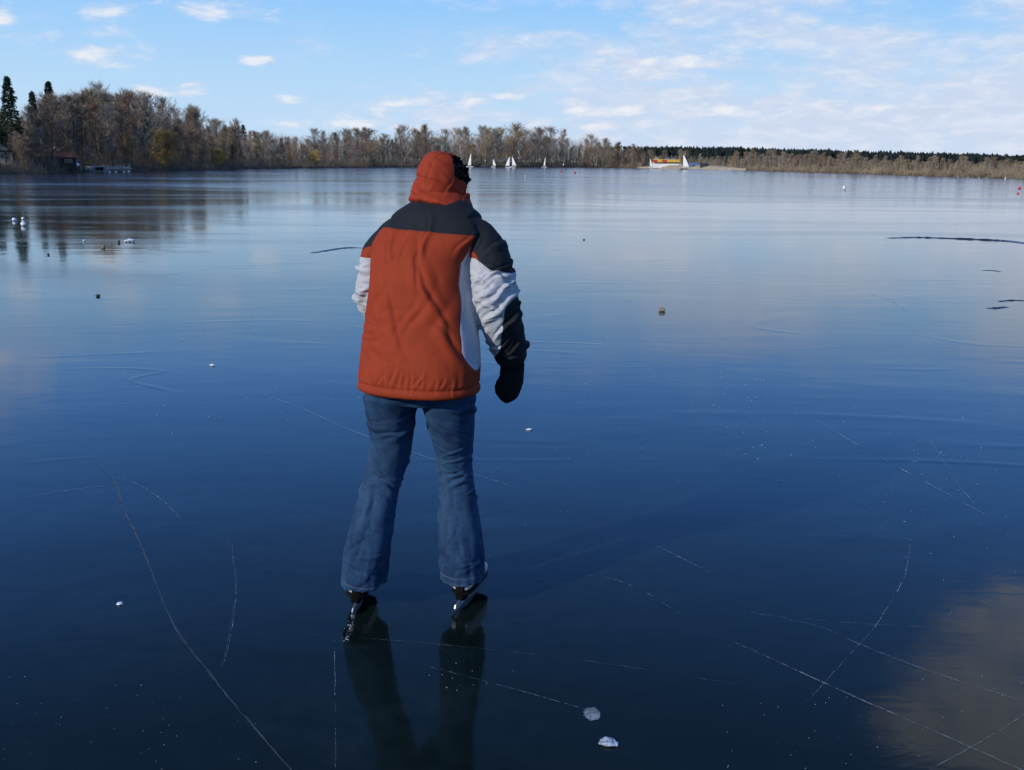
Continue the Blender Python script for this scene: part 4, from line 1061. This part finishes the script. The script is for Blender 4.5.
# buildings ---------------------------------------------------------------
def house(name, px, back, width_px, eave_px, ridge_px, base_px, wallm, roofm, label, depth=5.0, gable_front=False, timber=False, windows=2, chimney=None, rz=0.0, lift=0.0):
    p, dist = spot(px, back); k = dist / FPX; wd = width_px * k
    ze = at_dist(px, eave_px, dist).z - p.z; zr = at_dist(px, ridge_px, dist).z - p.z
    o = empty(name, p, -math.atan2(p.x, p.y) + rz); tag(o, label, 'building')
    mb = MB(); mb.box(-wd / 2, wd / 2, 0, depth, -.6, ze)
    if gable_front: mb.add([(-wd / 2, 0, ze), (wd / 2, 0, ze), (0, 0, zr), (-wd / 2, depth, ze), (wd / 2, depth, ze), (0, depth, zr)], [(0, 1, 2), (5, 4, 3)])
    else: mb.add([(-wd / 2, 0, ze), (-wd / 2, depth, ze), (-wd / 2, depth / 2, zr), (wd / 2, 0, ze), (wd / 2, depth, ze), (wd / 2, depth / 2, zr)], [(0, 2, 1), (3, 4, 5)])
    mb.build('wall', wallm, o)
    oh = .35; rf = MB(); th_ = .16
    def slope(a, b, c, d): rf.add([a, b, c, d] + [(q[0], q[1], q[2] + th_) for q in (a, b, c, d)], [(3, 2, 1, 0), (4, 5, 6, 7), (0, 1, 5, 4), (1, 2, 6, 5), (2, 3, 7, 6), (3, 0, 4, 7)])
    if gable_front:
        s_ = (zr - ze) / (wd / 2)
        for sx in (-1, 1): slope((0, -oh, zr + .02), (sx * (wd / 2 + oh), -oh, ze - oh * s_ + .02), (sx * (wd / 2 + oh), depth + oh, ze - oh * s_ + .02), (0, depth + oh, zr + .02))
    else:
        s_ = (zr - ze) / (depth / 2)
        for y0, y1 in ((depth / 2, -oh), (depth / 2, depth + oh)): slope((-wd / 2 - oh, y0, zr + .02), (wd / 2 + oh, y0, zr + .02), (wd / 2 + oh, y1, ze - oh * s_ + .02), (-wd / 2 - oh, y1, ze - oh * s_ + .02))
    ro = rf.build('roof', roofm, o)
    if chimney is not None:
        MB().box(chimney * wd - .3, chimney * wd + .3, depth * .42, depth * .42 + .5, zr - .5, zr + .55).build('chimney', M_CREAM, ro)
    for i in range(windows):
        x = -wd / 2 + wd * (i + .5) / windows; w_ = min(.5, wd / windows * .28)
        wo = MB().box(x - w_, x + w_, -.05, -.003, ze * .35, ze * .8).build('window', M_GREY, o)
        MB().box(x - w_ + .07, x + w_ - .07, -.075, -.053, ze * .35 + .07, ze * .8 - .07).build('pane', M_GLASSW, wo)
    if timber:
        for x in (-wd * .28, 0.0, wd * .28): MB().box(x - .09, x + .09, -.06, -.004, 0, ze).build('timber_post', M_TIMBER, o)
        MB().box(-wd / 2, wd / 2, -.09, -.064, ze - .1, ze + .1).build('timber_beam', M_TIMBER, o)
    return o
house('lakeside_house', -2, 10, 24, 151, 141, 165, M_CREAM, M_TIMBER, 'cream house with dark timber framing at the left edge', 5, True, True, 2)
house('boathouse', 53, 5, 40, 157, 151, 167, M_TIMBER, M_ROOFR, 'low boathouse with a flat red-brown roof under the spruces', 5, False, False, 3, .2, .22)
house('garden_shed', 28, 16, 12, 149, 145, 160, M_GREY, M_STEELG, 'small grey shed left of the red-roofed boathouse', 3, False, False, 1)
house('white_house', 593.5, 30, 6.5, 157, 154, 165, M_WHITE, M_STEELG, 'small white house among the far trees left of the beach', 6, False, False, 2)
house('white_house', 621, 70, 3.2, 149, 146.5, 160, M_WHITE, M_WHITE, 'tiny white gable showing above the far trees', 5, True, False, 1)
# yellow and red beach pavilion with awnings
def pavilion():
    p, dist = spot(667, 9); k = dist / FPX
    o = empty('beach_pavilion', p, -math.atan2(p.x, p.y)); tag(o, 'yellow and red pavilion with a white front on the beach', 'pavilion')
    h_ = 7.2 * k; w_ = 28 * k
    MB().box(-w_ / 2, w_ / 2, 0, 6, -.4, h_ * .55).build('front_wall', M_WHITE, o)
    MB().box(-w_ / 2, w_ / 2, .2, 6, h_ * .55 + .003, h_ * .8).build('upper_wall', M_YEL, o)
    for i in range(8):
        x = -w_ / 2 + w_ * (i + .5) / 8
        if i > 2: MB().box(x - w_ / 22, x + w_ / 22, .1, .197, h_ * .58, h_ * .74).build('window', M_GLASSW, o)
    for i in range(6):
        x0 = -w_ / 2 + w_ * i / 6; x1 = x0 + w_ / 6 - .1; m = M_RED if i in (0, 2) else M_YEL
        mb = MB(); mb.add([(x0, -1.2, h_ * .74), (x1, -1.2, h_ * .74), (x1, .19, h_ * .95), (x0, .19, h_ * .95), (x0, -1.2, h_ * .66), (x1, -1.2, h_ * .66)], [(0, 1, 2, 3), (4, 5, 1, 0), (3, 2, 5, 4)])
        mb.build('awning', m, o)
    MB().box(-w_ / 2 - .2, w_ / 2 + .2, .19, 6.2, h_ * .95 + .01, h_ * 1.02).build('roof', M_YEL, o)
    for x, m in ((-w_ * .36, M_STEELG), (w_ * .0, M_BLUE), (w_ * .2, M_BLUE)): MB().box(x - w_ * .07, x + w_ * .07, 1, 4, h_ * 1.02 + .003, h_ * 1.28).build('roof_sign', m, o)
pavilion()
def tent(px, wpx, hpx, back, mat, label):
    p, dist = spot(px, back); k = dist / FPX; w_ = wpx * k; h_ = hpx * k
    o = empty('tent', p, -math.atan2(p.x, p.y)); tag(o, label, 'tent', 'dark tents on the beach')
    mb = MB(); mb.add([(-w_ / 2, 0, 0), (w_ / 2, 0, 0), (w_ / 2, 3, 0), (-w_ / 2, 3, 0), (-w_ / 2, 0, h_ * .6), (w_ / 2, 0, h_ * .6), (w_ / 2, 3, h_ * .6), (-w_ / 2, 3, h_ * .6), (-w_ * .3, 1.5, h_), (w_ * .3, 1.5, h_)],
           [(0, 1, 5, 4), (1, 2, 6, 5), (2, 3, 7, 6), (3, 0, 4, 7), (4, 5, 9, 8), (5, 6, 9), (6, 7, 8, 9), (7, 4, 8)])
    mb.build('canopy', mat, o)
    MB().box(-w_ * .12, w_ * .12, -.03, -.003, 0, h_ * .5).build('door', M_TIMBER, o)
tent(694, 10, 5, 7, M_BLUE, 'dark blue tent right of the largest sail')
tent(705, 9, 4.4, 6, M_DARKC, 'darker tent at the right end of the beach row')

# left bank: pale wall, plank jetty with white floats, posts, covered boats
def bank_wall():
    o = empty('bank_wall', spot(96, 1.0)[0], 0); tag(o, 'low pale stone wall on the left bank beside the jetty', 'wall'); o.rotation_euler = (0, 0, 0)
    r_ = random.Random(2); base = o.location
    for row in range(3):
        x = 88.0
        while x < 104:
            w_ = r_.uniform(1.2, 2.2); p0, d0 = spot(x, .9); p1, _ = spot(x + w_ - .12, .9)
            d = (p1 - p0); d.z = 0; nrm = Vector((-d.y, d.x, 0)).normalized() * (.3 + r_.uniform(0, .06))
            z0 = row * .27 - .1 - (p0.z - 0) * 0; mb = MB()
            q = [p0 - nrm, p1 - nrm, p1 + nrm, p0 + nrm]
            zb = .05 + row * .27
            mb.add([(a.x - base.x, a.y - base.y, zb - base.z) for a in q] + [(a.x - base.x, a.y - base.y, zb + .25 - base.z) for a in q], [(3, 2, 1, 0), (4, 5, 6, 7), (0, 1, 5, 4), (1, 2, 6, 5), (2, 3, 7, 6), (3, 0, 4, 7)])
            mb.build('stone', M_CREAM, o); x += w_
bank_wall()
def jetty():
    p0 = ground(105.5, 172.6); p1 = ground(131, 171.9); o = empty('jetty', p0); tag(o, 'weathered plank jetty low over the ice by the left bank', 'jetty')
    d = p1 - p0; L_ = d.length; d.normalize(); nrm = Vector((-d.y, d.x, 0))
    n_ = 16
    pl = MB()
    for i in range(n_):
        a = d * (L_ * i / n_); b = d * (L_ * (i + .93) / n_)
        q = [a, b, b + nrm * 1.6, a + nrm * 1.6]
        mb = MB(); mb.add([(c.x, c.y, .72) for c in q] + [(c.x, c.y, .78) for c in q], [(3, 2, 1, 0), (4, 5, 6, 7), (0, 1, 5, 4), (1, 2, 6, 5), (2, 3, 7, 6), (3, 0, 4, 7)])
        mb.build('plank', M_PINKW, o)
    for i in range(5):
        a = d * (L_ * i / 4)
        for w_ in (.15, 1.45): c = a + nrm * w_; MB().tube([(c.x, c.y, -.1), (c.x, c.y, 1.1)], .09, 7).build('post', M_PINKW, o)
    for w_ in (0, 1.6):
        a, b = nrm * w_, d * L_ + nrm * w_; MB().tube([(a.x, a.y, .48), (b.x, b.y, .48)], .22, 4).build('beam', M_PINKW, o)
jetty()
for i, (px, py) in enumerate([(109.5, 173.2), (115.7, 173), (124, 172.8), (128.7, 172.6)]):
    buoy(px, py, 2.2, M_WHITE, ['white float at the left end of the jetty', 'second white float from the left along the jetty', 'third white float from the left along the jetty', 'white float at the right end of the jetty'][i], 'white floats along the jetty')
def canvas_boat(px, back, ln, mat, label, z=.5):
    p, dist = spot(px, back); o = empty('covered_boat', p, -math.atan2(p.x, p.y) + .3); tag(o, label, 'boat')
    mb = MB(); loft(mb, [((t_ * ln, 0, .55), Vector((0, .3 * ln * k, 0)), Vector((0, 0, .5 * k)), 2.6) for t_, k in ((-.5, .7), (-.2, 1), (.2, .9), (.5, .15))], 14); mb.build('hull', M_WHITE, o, True)
    cv = MB(); loft(cv, [((t_ * ln, 0, 1.02), Vector((0, .29 * ln * k, 0)), Vector((0, 0, .35 * k)), 2.2) for t_, k in ((-.48, .6), (-.2, 1), (.15, .9), (.42, .2))], 14); cv.build('cover', mat, o, True)
canvas_boat(70, 2.0, 2.6, M_BLUE, 'small boat under a blue cover ashore right of the boathouse')
for px, base, lab in [(80.5, 171.5, 'left of the two short posts between boathouse and wall'), (85, 171.5, 'right of the two short posts between boathouse and wall')]:
    p, dist = spot(px, .6)
    tag(MB().tube([(0, 0, -.1), (0, 0, .55), (0, 0, .72)], [.16, .15, .08], 8).build('mooring_post', M_CREAM, None, True, p), lab, 'post', 'mooring posts on the left bank')

# ------------------------------------------------------------------ cracks, scratches and bits on the ice
def frost_mat(name, col, alpha, scale, lo=.35, hi=.65):
    m = bpy.data.materials.new(name); m.use_nodes = True; t = NT(m.node_tree); p = t.n['Principled BSDF']
    tcn = t.add('ShaderNodeTexCoord'); n = t.noise(tcn.outputs['Object'], scale, 4.0, .65); n2 = t.noise(tcn.outputs['Object'], scale * .09, 2.0, .5)
    p.inputs['Base Color'].default_value = (*col, 1); p.inputs['Roughness'].default_value = .6
    t.link(t.m('MULTIPLY', t.m('MULTIPLY', t.smooth(n, lo, hi), t.smooth(n2, .3, .62, .4, 1.0)), alpha), p.inputs['Alpha'])
    return m
M_SCRATCH = frost_mat('scratch_frost', (0.50, 0.56, 0.62), .62, 55.0)
M_CRACK = frost_mat('crack_frost', (0.13, 0.17, 0.17), .5, 16.0, .2, .6)
M_FAINT = frost_mat('faint_frost', (0.30, 0.36, 0.42), .5, 30.0)
M_DARKCR = mat_simple('open_crack', (0.012, 0.018, 0.026), .35, .3, 1.0)
def ribbon(name, pix, wd, mat, seed, label=None, wob=.004, z=.0035, dash=0.0, thick=None, step=.05):
    """a thin irregular line through ground points given by view directions; child of the ice"""
    r_ = random.Random(seed); P_ = [q if isinstance(q, Vector) else ground(*q) for q in pix]; pts, _ = spline(P_, [0] * len(P_), 10)
    out = [pts[0]]
    for a, b in zip(pts[:-1], pts[1:]):
        n_ = max(1, int((b - a).length / (step * max(1, a.length / 4)))); out += [a.lerp(b, (i + 1) / n_) for i in range(n_)]
    mb = MB(); prev = None
    for i, p in enumerate(out):
        t_ = (out[min(i + 1, len(out) - 1)] - out[max(0, i - 1)]).normalized(); nrm = Vector((-t_.y, t_.x, 0))
        sc = max(1, p.length / 4)
        c = p + nrm * r_.uniform(-wob, wob) * sc; w_ = wd * r_.uniform(.35, 1.3) * min(sc, 3.0) * math.sin(math.pi * min(.93, max(.07, i / len(out)))) ** .5
        k = len(mb.v); mb.v += [(c.x - nrm.x * w_, c.y - nrm.y * w_, z), (c.x + nrm.x * w_, c.y + nrm.y * w_, z)]
        if prev is not None and r_.random() >= dash: mb.f.append((prev, prev + 1, k + 1, k))
        prev = k
    o = mb.build(name, mat, ice)
    if label: o['label'] = label
    if thick: o.modifiers.new('t', 'SOLIDIFY').thickness = thick
    return o
ARC = []
SCR = [([(262, 394), (300, 408), (352, 431), (425, 457), (470, 473), (516, 488)], .0027, .25), ([(640, 538), (662, 549), (676, 556), (710, 573)], .0022, .15),
       ([(735, 643), (790, 668), (860, 700), (930, 730), (1024, 772)], .0026, .12), ([(750, 613), (815, 626), (860, 645), (930, 672), (1024, 702)], .0019, .25),
       ([(910, 540), (905, 575), (880, 620), (850, 655), (812, 697)], .0017, .2), ([(805, 413), (845, 438), (880, 458), (930, 485), (990, 518)], .0026, .35),
       ([(930, 440), (955, 480), (975, 505)], .0018, .5), ([(430, 668), (500, 686), (560, 703), (590, 712)], .0013, .3), ([(232, 545), (236, 590), (230, 640), (222, 668)], .0012, .3),
       ([(112, 476), (140, 486), (165, 503), (180, 520)], .0016, .5), ([(334, 640), (335, 690), (336, 770)], .0011, .3), ([(600, 575), (640, 590), (680, 615)], .0012, .6),
       ([(740, 612), (830, 622), (930, 628)], .0010, .4), ([(930, 770), (985, 740), (1024, 715)], .0012, .4), ([(615, 580), (560, 572)], .0010, .4)]
r_ = random.Random(41)
for i in range(20):                                        # faint old skate arcs
    a = Vector((r_.uniform(-2.6, 2.6), r_.uniform(2.2, 9.0), 0)); an = r_.uniform(0, math.pi); ln_ = r_.uniform(.5, 2.2); cv = r_.uniform(-.25, .25)
    d = Vector((math.cos(an), math.sin(an), 0)); n_ = Vector((-d.y, d.x, 0)); pp = [a + d * ln_ * t_ + n_ * cv * ln_ * t_ * t_ for t_ in (0, .35, .7, 1)]
    ARC.append(pp)
for i, pp in enumerate(ARC): ribbon('skate_scratch', pp, .0011, M_FAINT, 500 + i, dash=.15, wob=.0008)
for i, (pix, wd, ds) in enumerate(SCR): ribbon('skate_scratch', pix, wd, M_SCRATCH, 100 + i, dash=ds * .5, wob=.002)
ribbon('crack', [(92, 462), (112, 478), (125, 512), (145, 556), (172, 622), (205, 668), (240, 712), (292, 772)], .0050, M_CRACK, 200, wob=.0022)
ribbon('crack', [(225, 535), (236, 580), (228, 640), (221, 668)], .0016, M_CRACK, 201, wob=.002)
for i, (pix, wd) in enumerate([([(0, 503), (60, 492), (120, 484)], .004), ([(560, 372), (680, 366), (800, 372)], .004), ([(0, 412), (120, 404), (210, 400)], .004), ([(720, 470), (770, 480), (815, 488)], .003), ([(640, 345), (720, 352), (800, 348)], .004),
                               ([(60, 330), (150, 322), (260, 318)], .004), ([(850, 290), (890, 300), (905, 312)], .004), ([(560, 420), (610, 417), (680, 420)], .003), ([(110, 285), (220, 268), (330, 262)], .005), ([(170, 345), (215, 330), (260, 318)], .004)]):
    ribbon('crack', pix, wd, M_FAINT, 300 + i, wob=.01, dash=.1)
# open cracks with a raised lip, further out
def lip(pix, wd, hgt, seed):
    r_ = random.Random(seed); P_ = [ground(*q) for q in pix]; pts, _ = spline(P_, [0] * len(P_), 8); mb = MB()
    for i, p in enumerate(pts):
        t_ = (pts[min(i + 1, len(pts) - 1)] - pts[max(0, i - 1)]).normalized(); nrm = Vector((-t_.y, t_.x, 0)); k = len(mb.v)
        h_ = hgt * r_.uniform(.5, 1.2) * math.sin(math.pi * min(.95, max(.05, i / (len(pts) - 1)))) ** .5; w_ = wd * r_.uniform(.7, 1.3)
        if nrm.y > 0: nrm = -nrm
        for (a, z) in ((w_, .002), (w_ * .2, h_), (-w_ * .6, h_ * .8), (-w_ * 1.2, .002)): mb.v.append((p.x + nrm.x * a, p.y + nrm.y * a, z))
        if i:
            for j in range(3): mb.f.append((k - 4 + j, k - 3 + j, k + 1 + j, k + j))
    o = mb.build('pressure_crack', M_DARKCR, ice); return o
lip([(890, 238.2), (915, 237.5), (950, 238.5), (990, 240.2), (1010, 241.5), (1030, 244)], .12, .030, 1)
lip([(1000, 301.5), (1012, 300.5), (1030, 301)], .035, .012, 2); lip([(988, 308.5), (998, 308), (1006, 307)], .04, .013, 3)
lip([(312, 253), (325, 251), (345, 248), (362, 248)], .06, .015, 4)
lip([(983, 270.5), (992, 270.5), (1000, 271.8)], .03, .008, 5)

# lumps of ice, stones
M_CHIP = mat_simple('ice_chip', (0.75, 0.80, 0.86), .25, .15, 30, .4)
M_CHIPB = mat_simple('clear_ice_chip', (0.42, 0.50, 0.60), .15, .5, 45, .6)
M_STONE = mat_simple('stone', (0.30, 0.235, 0.16), .9, .4, 20, .3)
M_STONED = mat_simple('dark_stone', (0.05, 0.045, 0.04), .9, .4, 20, .3)
def lump(name, px, py, wpx, hpx, mat, label, cat, group, seed, sharp=False):
    g = ground(px, py); d = g.length; k = d / FPX; a = wpx * k / 2; hh_ = hpx * k * .9
    r_ = random.Random(seed); bm = bmesh.new(); bmesh.ops.create_icosphere(bm, subdivisions=3, radius=1.0)
    for v_ in bm.verts:
        n_ = mnoise.fractal(v_.co * (1.6 if sharp else 1.1) + Vector((seed * 3.1, 0, 0)), 1.0, 2.0, 3)
        v_.co *= 1 + (.45 if sharp else .22) * n_
        if sharp: v_.co.z = round(v_.co.z * 2.5) / 2.5 * .6 + v_.co.z * .4
        v_.co = Vector((v_.co.x * a, v_.co.y * a * .75, (v_.co.z * .5 + .42) * hh_))
        v_.co.z = max(v_.co.z, -.002)
    me = bpy.data.meshes.new(name); bm.to_mesh(me); bm.free()
    if not sharp: me.polygons.foreach_set('use_smooth', [True] * len(me.polygons))
    o = new_obj(name, me, mat, None, g); o.rotation_euler = (0, 0, r_.uniform(-.3, .3)); return tag(o, label, cat, group)
lump('stone', 662, 311.5, 6.5, 5, M_STONE, 'round brown stone alone on the ice in the middle right', 'stone', 'stones on the ice', 1)
lump('ice_lump', 14.5, 221, 4, 3.5, M_CHIP, 'left of the three white ice lumps near the left edge', 'ice lump', 'white lumps on the ice', 2)
lump('ice_lump', 23, 219.5, 2.8, 2.6, M_CHIP, 'smallest, farthest of the three white ice lumps near the left edge', 'ice lump', 'white lumps on the ice', 3)
lump('ice_lump', 23.5, 226, 5, 4.5, M_CHIP, 'largest, nearest of the three white ice lumps near the left edge', 'ice lump', 'white lumps on the ice', 4)
lump('ice_lump', 130, 242, 9, 3.5, M_CHIP, 'flat wide white ice slab out on the left ice', 'ice lump', 'white lumps on the ice', 5, True)
lump('ice_lump', 84, 241.5, 2.2, 2, M_CHIP, 'tiny white lump left of the brown stone', 'ice lump', 'white lumps on the ice', 6)
lump('stone', 103, 248, 4.2, 4, M_STONE, 'brown stone on the left ice below the white slab', 'stone', 'stones on the ice', 7)
lump('stone', 119, 243, 2.4, 3, M_STONED, 'small dark stone just left of the white slab', 'stone', 'stones on the ice', 8)
lump('stone', 48.5, 255, 2.2, 2, M_STONED, 'tiny dark stone farthest left on the ice', 'stone', 'stones on the ice', 9)
lump('stone', 98, 296.5, 4.5, 2.5, M_STONED, 'flat dark pebble on the left ice', 'stone', 'stones on the ice', 10)
lump('stone', 584, 240, 1.8, 1.6, M_STONED, 'tiny dark pebble on the ice right of the skater', 'stone', 'stones on the ice', 11)
lump('ice_chip', 608, 744, 19, 7, M_CHIPB, 'bright jagged ice chip nearest the camera', 'ice chip', 'loose ice chips', 12, True)
lump('ice_chip', 120, 604.5, 6, 3, M_CHIP, 'small white ice chip on the dark ice at left', 'ice chip', 'loose ice chips', 13, True)
lump('ice_chip', 212, 366, 5, 2.5, M_CHIP, 'small pale ice chip at left of the jacket', 'ice chip', 'loose ice chips', 14, True)
lump('ice_chip', 529, 430, 6, 2, M_CHIP, 'flat pale ice chip just below the mitten', 'ice chip', 'loose ice chips', 15, True)
# frozen-in air bubble next to the chip: a pale flat lens of frost
g = ground(592, 714); mb = MB(); n_ = 28
ringv = [(math.cos(2 * math.pi * i / n_) * .026 * (1 + .12 * math.sin(3 * i)), math.sin(2 * math.pi * i / n_) * .040 * (1 + .1 * math.cos(5 * i)), .0015) for i in range(n_)]
mb.add([(0, 0, .004)] + ringv, [(0, 1 + i, 1 + (i + 1) % n_) for i in range(n_)])
M_BUB = frost_mat('bubble_frost', (0.55, 0.62, 0.66), .55, 60.0, .15, .6)
bo = mb.build('frost_spot', M_BUB, ice, True, g)
# scattered crumbs thrown up by skates, and the spray behind the left blade
cr = MB(); r_ = random.Random(77)
def crumb(x, y, s_):
    k = len(cr.v); h_ = s_ * r_.uniform(.4, 1.0); a = r_.uniform(0, 6.28)
    for i in range(4): cr.v.append((x + math.cos(a + i * 1.57) * s_ * r_.uniform(.5, 1.2), y + math.sin(a + i * 1.57) * s_ * r_.uniform(.5, 1.2), .0005))
    cr.v.append((x + r_.uniform(-.3, .3) * s_, y, h_)); cr.f.extend([(k, k + 1, k + 4), (k + 1, k + 2, k + 4), (k + 2, k + 3, k + 4), (k + 3, k, k + 4)])
for i in range(800):
    px, py = r_.uniform(-20, 1044), 300 + 480 * r_.random() ** .8; g = ground(px, py)
    if vnoise(np.array([[g.x * .9, g.y * .45, 3.3]]), 4)[0] > -.05: crumb(g.x, g.y, r_.uniform(.0008, .0022) * (g.y / 3.5) ** .6)
for (cx_, cy_, sx, sy, n_) in [(745, 455, 25, 18, 40), (905, 465, 60, 25, 60), (742, 385, 15, 12, 30), (470, 678, 20, 8, 14), (150, 415, 30, 15, 20), (320, 405, 60, 10, 20)]:
    for i in range(n_): g = ground(r_.gauss(cx_, sx), r_.gauss(cy_, sy)); crumb(g.x, g.y, r_.uniform(.001, .0032) * (g.y / 4) ** .6)
for i in range(70):
    t_ = r_.random(); g = ground(354 - 8 * t_ + r_.gauss(0, 1.0 + 1.0 * t_), 608 + 34 * t_); crumb(g.x, g.y, r_.uniform(.0009, .0030))
tag(cr.build('ice_crumbs', M_CHIP), 'scattered tiny ice crumbs and skate spray on the dark ice', 'ice crumbs', None, 'stuff')
